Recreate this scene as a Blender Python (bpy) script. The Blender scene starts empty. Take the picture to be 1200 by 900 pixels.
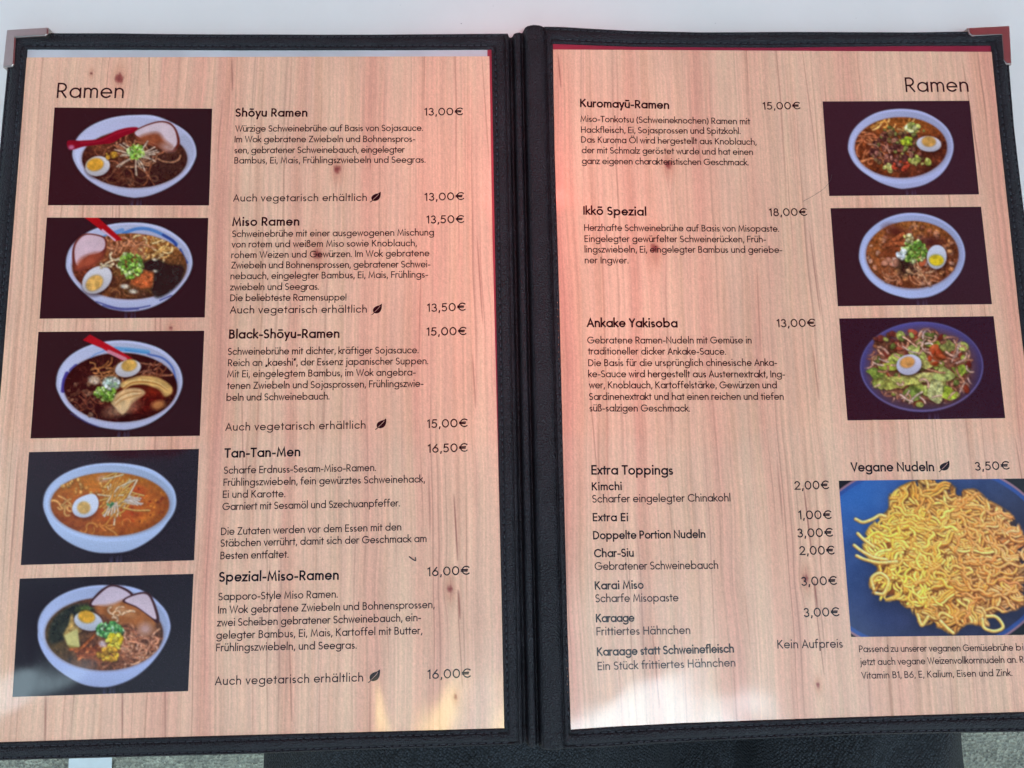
import bpy, bmesh, math, random
import numpy as np
from mathutils import Vector, Euler

# ---------------------------------------------------------------- camera, light, exposure
SC = bpy.context.scene
C = SC.collection
MM = 0.001

cam_data = bpy.data.cameras.new('camera')
cam = bpy.data.objects.new('camera', cam_data)
C.objects.link(cam)
cam.location = (-12.59 * MM, -48.70 * MM, 306.81 * MM)
cam.rotation_euler = Euler((0.13772, -0.02257, -0.01890), 'XYZ')
cam_data.sensor_width = 36.0
cam_data.lens = 25.53
cam_data.clip_start = 0.01
cam_data.clip_end = 500.0
SC.camera = cam

SC.view_settings.view_transform = 'Standard'
SC.view_settings.look = 'None'
SC.view_settings.gamma = 1.0
SC.view_settings.exposure = 0.24

SUN_DIR = Vector((0.06, 0.42, 1.0)).normalized()
sun_el = math.asin(SUN_DIR.z)
sun_az = math.atan2(SUN_DIR.x, SUN_DIR.y)

world = bpy.data.worlds.new('World')
SC.world = world
world.use_nodes = True
wn, wl = world.node_tree.nodes, world.node_tree.links
wn.clear()
wout = wn.new('ShaderNodeOutputWorld')
bg = wn.new('ShaderNodeBackground')
bg.inputs['Strength'].default_value = 0.070
sky = wn.new('ShaderNodeTexSky')
sky.sky_type = 'NISHITA'
sky.sun_disc = False
sky.sun_elevation = sun_el
sky.sun_rotation = sun_az
sky.dust_density = 2.0
# bright spots added to the sky for fill and white glare in the sleeves
# direction (x, y) of the spot, half widths, strength, edge softness
GLARE_SPOTS = [(0.235, -0.372, 0.27, 0.112, 150.0, 0.12), (-0.037, -0.312, 0.035, 0.030, 40.0, 0.5), (-0.515, -0.204, 0.055, 0.016, 60.0, 0.4),
          (0.17, -0.30, 0.24, 0.15, 30.0, 0.85), (0.1, -0.38, 0.55, 0.22, 12.0, 0.9), (0.0, -0.95, 0.7, 0.45, 13.0, 0.6), (-0.85, 0.2, 0.3, 0.5, 12.0, 0.6), (0.85, -0.2, 0.3, 0.5, 10.0, 0.6)]
tc = wn.new('ShaderNodeTexCoord')
ns = wn.new('ShaderNodeTexNoise')
ns.inputs['Scale'].default_value = 9.0
ns.inputs['Detail'].default_value = 3.0
wl.new(tc.outputs['Generated'], ns.inputs['Vector'])
def sky_spots(spots):
    total = None
    for cx_, cy_, rx_, ry_, s, soft in spots:
        sb = wn.new('ShaderNodeVectorMath'); sb.operation = 'SUBTRACT'
        wl.new(tc.outputs['Generated'], sb.inputs[0]); sb.inputs[1].default_value = (cx_, cy_, 0.0)
        ml = wn.new('ShaderNodeVectorMath'); ml.operation = 'MULTIPLY'
        wl.new(sb.outputs[0], ml.inputs[0]); ml.inputs[1].default_value = (1 / rx_, 1 / ry_, 0.0)
        ln = wn.new('ShaderNodeVectorMath'); ln.operation = 'LENGTH'
        wl.new(ml.outputs[0], ln.inputs[0])
        wob = wn.new('ShaderNodeMath'); wob.operation = 'MULTIPLY_ADD'
        wl.new(ns.outputs['Fac'], wob.inputs[0]); wob.inputs[1].default_value = 0.30
        wl.new(ln.outputs['Value'], wob.inputs[2])
        mr = wn.new('ShaderNodeMapRange'); mr.interpolation_type = 'SMOOTHSTEP'
        mr.inputs['From Min'].default_value = 1.15 + soft; mr.inputs['From Max'].default_value = 1.15 - soft
        mr.inputs['To Min'].default_value = 0.0; mr.inputs['To Max'].default_value = s
        wl.new(wob.outputs[0], mr.inputs['Value'])
        if total is None:
            total = mr.outputs[0]
        else:
            ad = wn.new('ShaderNodeMath'); ad.operation = 'MAXIMUM'
            wl.new(total, ad.inputs[0]); wl.new(mr.outputs[0], ad.inputs[1]); total = ad.outputs[0]
    return total

total = sky_spots(GLARE_SPOTS)
cl = wn.new('ShaderNodeVectorMath'); cl.operation = 'SCALE'
cl.inputs[0].default_value = (0.74, 1.0, 1.12)
wl.new(total, cl.inputs['Scale'])
# warm spots added to the sky to put yellow streaks on the left sleeve
WARM = [(-0.138, -0.300, 0.011, 0.030, 150.0, 0.4), (-0.080, -0.300, 0.012, 0.026, 120.0, 0.45), (0.006, -0.305, 0.014, 0.024, 170.0, 0.4)]
wm = wn.new('ShaderNodeVectorMath'); wm.operation = 'SCALE'
wm.inputs[0].default_value = (1.0, 0.80, 0.28)
wl.new(sky_spots(WARM), wm.inputs['Scale'])
s2 = wn.new('ShaderNodeVectorMath'); s2.operation = 'ADD'
wl.new(cl.outputs[0], s2.inputs[0]); wl.new(wm.outputs[0], s2.inputs[1])
sm = wn.new('ShaderNodeVectorMath'); sm.operation = 'ADD'
wl.new(sky.outputs['Color'], sm.inputs[0]); wl.new(s2.outputs[0], sm.inputs[1])
wl.new(sm.outputs[0], bg.inputs['Color'])
wl.new(bg.outputs[0], wout.inputs['Surface'])

sun_data = bpy.data.lights.new('sun', 'SUN')
sun_data.energy = 5.0
sun_data.angle = math.radians(0.53)
sun_data.color = (1.0, 0.95, 0.87)
sun = bpy.data.objects.new('sun', sun_data)
C.objects.link(sun)
sun.location = SUN_DIR * 5
sun.rotation_euler = SUN_DIR.to_track_quat('Z', 'Y').to_euler()

# ---------------------------------------------------------------- helpers
def srgb(c, k=1.0):
    a = np.clip(np.asarray(c, float) / 255.0, 0, 1)
    return np.where(a <= 0.04045, a / 12.92, ((a + 0.055) / 1.055) ** 2.4) * k

def link(name, me, mats=(), parent=None):
    o = bpy.data.objects.new(name, me)
    C.objects.link(o)
    for m in (mats if isinstance(mats, (list, tuple)) else [mats]):
        me.materials.append(m)
    if parent is not None:
        o.parent = parent
    return o

def empty(name, loc=(0, 0, 0)):
    o = bpy.data.objects.new(name, None)
    o.empty_display_size = 0.02
    C.objects.link(o)
    o.location = loc
    return o

def tag(o, label=None, cat=None, group=None, kind=None):
    if label: o['label'] = label
    if cat: o['category'] = cat
    if group: o['group'] = group
    if kind: o['kind'] = kind
    return o

def mesh_from(verts, faces, smooth=False):
    me = bpy.data.meshes.new('mesh')
    me.from_pydata([(x * MM, y * MM, z * MM) for x, y, z in verts], [], faces)
    me.update()
    if smooth:
        me.polygons.foreach_set('use_smooth', [True] * len(me.polygons))
    return me

def set_colors(me, lin):
    ca = me.color_attributes.new('print_colour', 'FLOAT_COLOR', 'POINT')
    a = np.ones((len(lin), 4), np.float32)
    a[:, :3] = lin
    ca.data.foreach_set('color', a.ravel())

def bm_mesh(bm, smooth=False):
    me = bpy.data.meshes.new('mesh')
    for v in bm.verts:
        v.co *= MM
    bm.normal_update()
    bm.to_mesh(me); bm.free()
    if smooth:
        me.polygons.foreach_set('use_smooth', [True] * len(me.polygons))
    return me

def add_box(bm, lo, hi, bevel=0.0, seg=2):
    r = bmesh.ops.create_cube(bm, size=1.0)
    vs = r['verts']
    for v in vs:
        v.co = Vector([lo[i] + (v.co[i] + 0.5) * (hi[i] - lo[i]) for i in range(3)])
    if bevel:
        es = list({e for v in vs for e in v.link_edges})
        bmesh.ops.bevel(bm, geom=es, offset=bevel, segments=seg, affect='EDGES', profile=0.6)

def add_tube(bm, p, q, r0, r1, n=16):
    p, q = Vector(p), Vector(q)
    d = (q - p)
    r = bmesh.ops.create_cone(bm, cap_ends=True, segments=n, radius1=r0, radius2=r1, depth=d.length)
    rot = d.to_track_quat('Z', 'Y').to_matrix()
    for v in r['verts']:
        v.co = rot @ v.co + (p + q) / 2

# ---------------------------------------------------------------- materials
def new_mat(name):
    m = bpy.data.materials.new(name)
    m.use_nodes = True
    nt = m.node_tree
    return m, nt.nodes, nt.links, nt.nodes['Principled BSDF']

def coords(n, l, scale):
    t = n.new('ShaderNodeTexCoord')
    mp = n.new('ShaderNodeMapping')
    mp.inputs['Scale'].default_value = scale
    l.new(t.outputs['Object'], mp.inputs['Vector'])
    return mp.outputs['Vector']

def noise(n, l, vec, scale, detail=3.0, rough=0.55):
    t = n.new('ShaderNodeTexNoise')
    t.inputs['Scale'].default_value = scale
    t.inputs['Detail'].default_value = detail
    t.inputs['Roughness'].default_value = rough
    l.new(vec, t.inputs['Vector'])
    return t

def ramp(n, l, src, stops):
    r = n.new('ShaderNodeValToRGB')
    e = r.color_ramp.elements
    e[0].position, e[0].color = stops[0][0], (*stops[0][1], 1)
    e[1].position, e[1].color = stops[-1][0], (*stops[-1][1], 1)
    for p, c in stops[1:-1]:
        k = e.new(p); k.color = (*c, 1)
    l.new(src, r.inputs['Fac'])
    return r

def bump(n, l, h, dist, strength=1.0):
    b = n.new('ShaderNodeBump')
    b.inputs['Distance'].default_value = dist
    b.inputs['Strength'].default_value = strength
    l.new(h, b.inputs['Height'])
    return b

def make_print():
    """printed paper behind a clear, slightly wavy glossy sleeve"""
    m, n, l, p = new_mat('printed_paper_in_sleeve')
    at = n.new('ShaderNodeVertexColor'); at.layer_name = 'print_colour'
    v = coords(n, l, (1, 1, 1))
    g = noise(n, l, v, 1500.0, 3.0)                      # print grain
    gr = ramp(n, l, g.outputs['Fac'], [(0.25, (0.89, 0.89, 0.89)), (0.75, (1.07, 1.07, 1.07))])
    mx = n.new('ShaderNodeMix'); mx.data_type = 'RGBA'; mx.blend_type = 'MULTIPLY'
    mx.inputs['Factor'].default_value = 1.0
    l.new(at.outputs['Color'], mx.inputs[6]); l.new(gr.outputs['Color'], mx.inputs[7])
    l.new(mx.outputs[2], p.inputs['Base Color'])
    p.inputs['Roughness'].default_value = 0.7
    p.inputs['Specular IOR Level'].default_value = 0.0
    p.inputs['Coat Weight'].default_value = 1.0
    p.inputs['Coat IOR'].default_value = 1.52
    p.inputs['Coat Roughness'].default_value = 0.04
    sm_ = noise(n, l, coords(n, l, (1, .35, 1)), 55.0, 4.0, 0.65)      # smudges on the film
    rr = n.new('ShaderNodeMapRange'); rr.inputs['From Min'].default_value = 0.35; rr.inputs['From Max'].default_value = 0.7
    rr.inputs['To Min'].default_value = 0.03; rr.inputs['To Max'].default_value = 0.11
    l.new(sm_.outputs['Fac'], rr.inputs['Value']); l.new(rr.outputs[0], p.inputs['Coat Roughness'])
    w = noise(n, l, v, 11.0, 2.0, 0.4)
    b = bump(n, l, w.outputs['Fac'], 0.0030, 0.8)
    l.new(b.outputs[0], p.inputs['Coat Normal'])
    return m

def make_leather():
    m, n, l, p = new_mat('black_leather')
    v = coords(n, l, (1, 1, 1))
    vo = n.new('ShaderNodeTexVoronoi'); vo.inputs['Scale'].default_value = 1500.0
    l.new(v, vo.inputs['Vector'])
    big = noise(n, l, v, 60.0, 4.0)
    c = ramp(n, l, big.outputs['Fac'], [(0.3, (0.006, 0.0058, 0.008)), (0.7, (0.013, 0.0125, 0.016))])
    fs_ = noise(n, l, v, 2400.0, 2.0)
    fc = ramp(n, l, fs_.outputs['Fac'], [(0.3, (0.5, 0.5, 0.5)), (0.72, (1.9, 1.9, 1.9))])
    mx = n.new('ShaderNodeMix'); mx.data_type = 'RGBA'; mx.blend_type = 'MULTIPLY'; mx.inputs['Factor'].default_value = 1.0
    l.new(c.outputs['Color'], mx.inputs[6]); l.new(fc.outputs['Color'], mx.inputs[7])
    l.new(mx.outputs[2], p.inputs['Base Color'])
    p.inputs['Specular IOR Level'].default_value = 0.26
    rr = n.new('ShaderNodeMapRange'); rr.inputs['To Min'].default_value = 0.34; rr.inputs['To Max'].default_value = 0.52
    l.new(big.outputs['Fac'], rr.inputs['Value']); l.new(rr.outputs[0], p.inputs['Roughness'])
    b = bump(n, l, vo.outputs['Distance'], 0.00035, 1.0)
    b2 = bump(n, l, big.outputs['Fac'], 0.0008, 0.5)
    l.new(b2.outputs[0], b.inputs['Normal'])
    l.new(b.outputs[0], p.inputs['Normal'])
    return m

def make_plain(name, col, rough, metal=0.0, var=0.12, scale=40.0, bd=0.0, coat=0.0):
    m, n, l, p = new_mat(name)
    v = coords(n, l, (1, 1, 1))
    t = noise(n, l, v, scale, 4.0)
    lo = tuple(c * (1 - var) for c in col); hi = tuple(min(1, c * (1 + var)) for c in col)
    c = ramp(n, l, t.outputs['Fac'], [(0.3, lo), (0.7, hi)])
    l.new(c.outputs['Color'], p.inputs['Base Color'])
    p.inputs['Roughness'].default_value = rough
    p.inputs['Metallic'].default_value = metal
    p.inputs['Coat Weight'].default_value = coat
    if bd:
        b = bump(n, l, t.outputs['Fac'], bd)
        l.new(b.outputs[0], p.inputs['Normal'])
    return m

def make_table():
    m, n, l, p = new_mat('white_table_laminate')
    v = coords(n, l, (1, 1, 1))
    t = noise(n, l, v, 25.0, 5.0)
    c = ramp(n, l, t.outputs['Fac'], [(0.3, (0.72, 0.74, 0.70)), (0.7, (0.77, 0.78, 0.74))])
    sp = noise(n, l, v, 420.0, 1.0)
    s = ramp(n, l, sp.outputs['Fac'], [(0.16, (0.35, 0.35, 0.36)), (0.22, (1, 1, 1))])
    mx = n.new('ShaderNodeMix'); mx.data_type = 'RGBA'; mx.blend_type = 'MULTIPLY'; mx.inputs['Factor'].default_value = 1.0
    l.new(c.outputs['Color'], mx.inputs[6]); l.new(s.outputs['Color'], mx.inputs[7])
    l.new(mx.outputs[2], p.inputs['Base Color'])
    p.inputs['Roughness'].default_value = 0.45
    b = bump(n, l, t.outputs['Fac'], 0.0006)
    l.new(b.outputs[0], p.inputs['Normal'])
    return m

def make_pavement():
    m, n, l, p = new_mat('pavement')
    v = coords(n, l, (1, 1, 1))
    a = noise(n, l, v, 12.0, 6.0, 0.7)
    vo = n.new('ShaderNodeTexVoronoi'); vo.inputs['Scale'].default_value = 260.0
    l.new(v, vo.inputs['Vector'])
    c = ramp(n, l, a.outputs['Fac'], [(0.3, (0.20, 0.195, 0.155)), (0.55, (0.33, 0.325, 0.26)), (0.75, (0.48, 0.46, 0.37))])
    s = ramp(n, l, vo.outputs['Color'], [(0.2, (0.7, 0.7, 0.7)), (0.8, (1.25, 1.25, 1.2))])
    mx = n.new('ShaderNodeMix'); mx.data_type = 'RGBA'; mx.blend_type = 'MULTIPLY'; mx.inputs['Factor'].default_value = 1.0
    l.new(c.outputs['Color'], mx.inputs[6]); l.new(s.outputs['Color'], mx.inputs[7])
    l.new(mx.outputs[2], p.inputs['Base Color'])
    p.inputs['Roughness'].default_value = 0.85
    b = bump(n, l, vo.outputs['Distance'], 0.004)
    l.new(b.outputs[0], p.inputs['Normal'])
    return m

def make_twill():
    m, n, l, p = new_mat('dark_woven_cloth')
    t = n.new('ShaderNodeTexCoord')
    mp = n.new('ShaderNodeMapping'); mp.inputs['Rotation'].default_value = (0, 0, math.radians(38))
    l.new(t.outputs['Object'], mp.inputs['Vector'])
    w1 = n.new('ShaderNodeTexWave'); w1.inputs['Scale'].default_value = 190.0; w1.inputs['Distortion'].default_value = 1.2
    w1.inputs['Detail'].default_value = 2.0; w1.inputs['Detail Scale'].default_value = 3.0
    l.new(mp.outputs[0], w1.inputs['Vector'])
    mp2 = n.new('ShaderNodeMapping'); mp2.inputs['Rotation'].default_value = (0, 0, math.radians(-40))
    l.new(t.outputs['Object'], mp2.inputs['Vector'])
    w2 = n.new('ShaderNodeTexWave'); w2.inputs['Scale'].default_value = 190.0; w2.inputs['Distortion'].default_value = 1.2
    l.new(mp2.outputs[0], w2.inputs['Vector'])
    mu = n.new('ShaderNodeMath'); mu.operation = 'MULTIPLY'
    l.new(w1.outputs['Fac'], mu.inputs[0]); l.new(w2.outputs['Fac'], mu.inputs[1])
    vk = n.new('ShaderNodeTexVoronoi'); vk.inputs['Scale'].default_value = 620.0; vk.inputs['Randomness'].default_value = 0.55
    l.new(mp.outputs[0], vk.inputs['Vector'])
    mu = n.new('ShaderNodeMath'); mu.operation = 'MULTIPLY'; mu.inputs[1].default_value = 1.3
    l.new(vk.outputs['Distance'], mu.inputs[0])
    c = ramp(n, l, mu.outputs[0], [(0.15, (0.032, 0.038, 0.048)), (0.8, (0.004, 0.0045, 0.007))])
    l.new(c.outputs['Color'], p.inputs['Base Color'])
    p.inputs['Roughness'].default_value = 0.9
    b = bump(n, l, mu.outputs[0], 0.0015)
    l.new(b.outputs[0], p.inputs['Normal'])
    return m

def make_canopy():
    m, n, l, p = new_mat('red_parasol_cloth')
    v = coords(n, l, (1, 1, 1))
    t = noise(n, l, v, 6.0, 3.0)
    c = ramp(n, l, t.outputs['Fac'], [(0.3, (0.50, 0.035, 0.05)), (0.7, (0.62, 0.05, 0.07))])
    tr = n.new('ShaderNodeBsdfTranslucent'); df = n.new('ShaderNodeBsdfDiffuse'); mx = n.new('ShaderNodeMixShader')
    mx.inputs[0].default_value = 0.11
    l.new(c.outputs['Color'], tr.inputs['Color']); l.new(c.outputs['Color'], df.inputs['Color'])
    l.new(df.outputs[0], mx.inputs[1]); l.new(tr.outputs[0], mx.inputs[2])
    # see-through patch added to the cloth to throw soft red sunlight on the pages
    t2 = n.new('ShaderNodeTexCoord')
    sb = n.new('ShaderNodeVectorMath'); sb.operation = 'SUBTRACT'
    l.new(t2.outputs['Object'], sb.inputs[0]); sb.inputs[1].default_value = (0.074, 0.530, 0.0)
    ml = n.new('ShaderNodeVectorMath'); ml.operation = 'MULTIPLY'
    l.new(sb.outputs[0], ml.inputs[0]); ml.inputs[1].default_value = (1 / 0.085, 1 / 0.135, 0.0)
    ln = n.new('ShaderNodeVectorMath'); ln.operation = 'LENGTH'
    l.new(ml.outputs[0], ln.inputs[0])
    mr = n.new('ShaderNodeMapRange'); mr.interpolation_type = 'SMOOTHERSTEP'
    mr.inputs['From Min'].default_value = 1.45; mr.inputs['From Max'].default_value = 0.1
    mr.inputs['To Min'].default_value = 0.0; mr.inputs['To Max'].default_value = 0.22
    l.new(ln.outputs['Value'], mr.inputs['Value'])
    tp = n.new('ShaderNodeBsdfTransparent'); tp.inputs['Color'].default_value = (0.95, 0.13, 0.12, 1)
    m2 = n.new('ShaderNodeMixShader')
    l.new(mr.outputs[0], m2.inputs[0])
    l.new(mx.outputs[0], m2.inputs[1]); l.new(tp.outputs[0], m2.inputs[2])
    l.new(m2.outputs[0], n['Material Output'].inputs['Surface'])
    return m

M_PRINT = make_print()
M_LEATHER = make_leather()
M_THREAD = make_plain('black_thread', (0.030, 0.031, 0.040), 0.55)
M_METAL = make_plain('nickel_corner', (0.50, 0.43, 0.39), 0.30, metal=1.0, var=0.06, scale=200.0)
M_SKYREFL = make_plain('painted_sky_reflection', (0.52, 0.56, 0.58), 0.35, coat=1.0)  # sky reflection in the sleeve edge, put into the colour
M_REDREFL = make_plain('painted_canopy_reflection', (0.26, 0.018, 0.045), 0.35, coat=1.0)  # red canopy reflection in the sleeve edge, put into the colour
M_TABLE = make_table()
M_PAVE = make_pavement()
M_WHITE = make_plain('white_paint', (0.62, 0.66, 0.66), 0.6, var=0.08)
M_TWILL = make_twill()
M_CANOPY = make_canopy()
M_STEEL = make_plain('grey_steel', (0.45, 0.45, 0.46), 0.4, metal=0.8)
KP = 1.0        # print ink density against the photograph

# ---------------------------------------------------------------- setting
GZ = -745.0
me = mesh_from([(-60000, -60000, GZ), (60000, -60000, GZ), (60000, 60000, GZ), (-60000, 60000, GZ)], [(0, 1, 2, 3)])
tag(link('ground', me, M_PAVE), kind='structure')
me = mesh_from([(-588, -700, GZ + 4), (-528, -700, GZ + 4), (-536, -260, GZ + 4), (-592, -260, GZ + 4)], [(0, 1, 2, 3)])
tag(link('painted_line', me, M_WHITE), kind='structure')

# table: white top whose near edge is under the menu
TZ = -4.6
table = tag(empty('table', (0, 0.3, GZ * MM)), 'white laminate table top lying under the open menu', 'table')
def at_table(me, name, mat):
    o = link(name, me, mat, table)
    o.location = (0, -0.3, -GZ * MM)
    return o
bm = bmesh.new(); add_box(bm, (-700, -118, TZ - 26), (700, 760, TZ), 3.0, 3)
at_table(bm_mesh(bm), 'table_top', M_TABLE)
for sx in (-600, 600):
    for sy in (0, 660):
        bm = bmesh.new(); add_tube(bm, (sx, sy, GZ), (sx, sy, TZ - 26), 18, 22, 20)
        at_table(bm_mesh(bm, False), 'leg', M_STEEL)

# red parasol over the table: it shades the table and is mirrored in the sleeves and the metal corners
PX, PY, PZ, PR = 100.0, 1245.0, 1000.0, 1215.0
par = tag(empty('parasol', (PX * MM, PY * MM, GZ * MM)), 'red parasol whose canopy is mirrored in the glossy pages', 'parasol')
def at_par(me, name, mat):
    o = link(name, me, mat, par)
    o.location = (-PX * MM, -PY * MM, -GZ * MM)
    return o
vs, fs = [(PX, PY, PZ + 330)], []
NR, NS = 8, 64
for i in range(1, NR + 1):
    t = i / NR
    for j in range(NS):
        a = 2 * math.pi * j / NS
        k = (abs(math.cos(a)) ** 10 + abs(math.sin(a)) ** 10) ** -0.1      # square canopy with rounded corners
        k *= 1 - 0.012 * (1 - abs(math.cos(4 * a))) * t
        vs.append((PX + PR * t * k * math.cos(a), PY + PR * t * k * math.sin(a), PZ + 330 * (1 - t) ** 1.1))
for j in range(NS):
    fs.append((0, 1 + j, 1 + (j + 1) % NS))
    for i in range(NR - 1):
        a, b = 1 + i * NS + j, 1 + i * NS + (j + 1) % NS
        fs.append((a, a + NS, b + NS, b))
at_par(mesh_from(vs, fs, True), 'canopy', M_CANOPY)
bm = bmesh.new(); add_tube(bm, (PX, PY, GZ), (PX, PY, PZ + 350), 19, 19, 20)
at_par(bm_mesh(bm), 'pole', M_STEEL)
for k in range(8):
    a = 2 * math.pi * (k + 0.5) / 8
    bm = bmesh.new(); add_tube(bm, (PX, PY, PZ + 322), (PX + PR * 0.94 * math.cos(a), PY + PR * 0.94 * math.sin(a), PZ + 8), 7, 5, 8)
    at_par(bm_mesh(bm), 'rib', M_STEEL)
bm = bmesh.new(); add_tube(bm, (PX, PY, GZ), (PX, PY, GZ + 60), 240, 220, 32)
at_par(bm_mesh(bm), 'base', M_PAVE)

# lap of the person reading the menu: dark trousers below the table edge
def lap():
    nx, ny = 130, 60
    vs, fs = [], []
    for j in range(ny + 1):
        y = -560 + 520 * j / ny
        for i in range(nx + 1):
            x = -176 + 473 * i / nx
            # two thighs with a dark hollow between them
            a = (x + 36) / 142.0
            b = (x - 226) / 74.0
            h = max(math.sqrt(max(0, 1 - a * a)) * 78 - 78, math.sqrt(max(0, 1 - b * b)) * 62 - 70, -150)
            edge = min(1, (x + 176) / 9.0, (297 - x) / 5.0)
            h = max(h, -84) + 3.0 * math.sin(x * 0.05 + y * 0.03) + 2.0 * math.sin(x * 0.11 - y * 0.07 + 1)
            vs.append((x, y, -152 + h - 40 * (1 - edge) ** 2))
    n1 = len(vs)
    vs += [(x, y, -300) for x, y, z in vs]
    W = nx + 1
    for j in range(ny):
        for i in range(nx):
            a = j * W + i
            fs.append((a, a + 1, a + W + 1, a + W))
            fs.append((n1 + a, n1 + a + W, n1 + a + W + 1, n1 + a + 1))
    rim = [i for i in range(W)] + [j * W + nx for j in range(1, ny + 1)] + [ny * W + i for i in range(nx - 1, -1, -1)] + [j * W for j in range(ny - 1, 0, -1)]
    for k in range(len(rim)):
        a, b = rim[k], rim[(k + 1) % len(rim)]
        fs.append((b, a, n1 + a, n1 + b))
    return mesh_from(vs, fs, True)
tag(link('person', lap(), M_TWILL), 'lap of a seated person in dark woven trousers below the menu', 'person')

# ---------------------------------------------------------------- leather menu cover
cover = tag(empty('menu_cover', (0, 0, 0)), 'open black leather menu cover with stitched borders, round spine and metal corners', 'menu cover')

def resample(pts, n):
    P = np.array(pts, float)
    d = np.r_[0, np.cumsum(np.hypot(*np.diff(P, axis=0).T))]
    t = np.linspace(0, d[-1], n + 1)
    return np.c_[np.interp(t, d, P[:, 0]), np.interp(t, d, P[:, 1])]

def loop(sides, n):
    return np.vstack([resample(s, n)[:-1] for s in sides])

# outlines in mm on the page plane, four sides each: top, right, bottom, left
L_OUT = [[(-227.3, 156.8), (-209, 156.7), (-171.4, 156.2), (-118, 155.6), (-60, 155.4), (-17.4, 155.6), (-3.5, 155.7)],
         [(-3.5, 155.7), (-3.4, 0), (-3.5, -151.9)],
         [(-3.5, -151.9), (-55, -152.1), (-109, -152.6), (-159, -152.5), (-208, -152.4), (-229, -152.3)],
         [(-229, -152.3), (-228.6, 0), (-228.0, 123), (-227.3, 156.8)]]
L_IN = [[(-219.4, 148.6), (-174.8, 148.3), (-121.5, 147.8), (-60, 147.6), (-11.3, 147.6)],
        [(-11.3, 147.6), (-11.2, 31), (-11.0, -60), (-10.6, -145.3)],
        [(-10.6, -145.3), (-55, -145.3), (-109, -145.2), (-159, -145.2), (-219.6, -145.4)],
        [(-219.6, -145.4), (-219.4, 0), (-219.4, 148.6)]]
R_OUT = [[(12.8, 159.1), (21.8, 158.9), (34, 158.0), (53, 156.8), (84.6, 155.9), (128.3, 155.9), (184, 155.5), (208.4, 155.8), (228.3, 157.0)],
         [(228.3, 157.0), (226.6, 108), (226.6, 71), (227, 0), (227.6, -152.6)],
         [(227.6, -152.6), (200.4, -152.5), (165, -152.1), (130, -151.8), (95.5, -152.2), (54, -152.9), (30, -153.9), (12.8, -154.0)],
         [(12.8, -154.0), (12.8, 0), (12.8, 159.1)]]
R_IN = [[(16.8, 150.4), (52.8, 148.8), (115.8, 148.1), (175.6, 148.6), (220.2, 148.6)],
        [(220.2, 148.6), (219.5, 108), (219.2, 72), (218.6, 20), (218.6, -144.6)],
        [(218.6, -144.6), (201.4, -144.5), (131, -144.7), (96, -144.9), (61, -145.2), (33.7, -145.8), (16.1, -146.5)],
        [(16.1, -146.5), (15.9, -105), (16.1, -43), (16.4, 31), (16.2, 97), (16.8, 150.4)]]

PROFILE = [(0.0, -4.4), (0.0, -1.6), (0.015, -0.5), (0.05, 0.25), (0.11, 0.7), (0.17, 0.62), (0.195, 0.12), (0.235, 0.12), (0.27, 0.8), (0.42, 1.05),
           (0.60, 1.0), (0.72, 0.75), (0.755, 0.12), (0.795, 0.12), (0.83, 0.62), (0.92, 0.62), (0.975, 0.42), (1.0, 0.0), (1.0, -0.35)]

rngc = np.random.RandomState(5)
def border(out, inn, parent, narrow_side):
    n = 90
    O, I = loop(out, n), loop(inn, n)
    N = len(O)
    wob = np.interp(np.arange(N), np.linspace(0, N, 40), rngc.randn(40)) * 0.10
    vs, fs = [], []
    for t, z in PROFILE:
        for k in range(N):
            p = O[k] + (I[k] - O[k]) * t
            vs.append((p[0], p[1], z + (wob[k] if z > 0 else 0)))
    for r in range(len(PROFILE) - 1):
        for k in range(N):
            a, b = r * N + k, r * N + (k + 1) % N
            fs.append((a, a + N, b + N, b)[::-1])
    o = link('leather_border', mesh_from(vs, fs, True), M_LEATHER, parent)
    # stitches lie in the two grooves
    bm = bmesh.new()
    for t, z in ((0.215, 0.36), (0.775, 0.36)):
        Q = O + (I - O) * t
        for s in range(4):
            seg = Q[s * n:(s + 1) * n + 1] if s < 3 else np.vstack([Q[s * n:], Q[:1]])
            if s == narrow_side and t < 0.5:
                continue
            L = np.r_[0, np.cumsum(np.hypot(*np.diff(seg, axis=0).T))]
            pos = 4.0
            while pos < L[-1] - 4:
                a = (np.interp(pos, L, seg[:, 0]), np.interp(pos, L, seg[:, 1]))
                b = (np.interp(pos + 2.3, L, seg[:, 0]), np.interp(pos + 2.3, L, seg[:, 1]))
                add_tube(bm, (*a, z - 0.12), (*b, z + 0.10), 0.28, 0.28, 5)
                pos += 3.1
    link('stitching', bm_mesh(bm, True), M_THREAD, parent)
    return o

def panel(out, inn, narrow_side):
    O = loop(out, 30)
    # board under the page
    vs = [(x, y, -1.0) for x, y in O * 0.995 + O.mean(0) * 0.005] + [(x, y, -4.5) for x, y in O * 0.995 + O.mean(0) * 0.005]
    N = len(O)
    fs = [tuple(range(N))[::-1], tuple(range(N, 2 * N))] + [(k, (k + 1) % N, N + (k + 1) % N, N + k) for k in range(N)]
    p = link('cover_panel', mesh_from(vs, fs), M_LEATHER, cover)
    border(out, inn, p, narrow_side)
    return p

left_panel = panel(L_OUT, L_IN, 1)
right_panel = panel(R_OUT, R_IN, 3)

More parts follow.
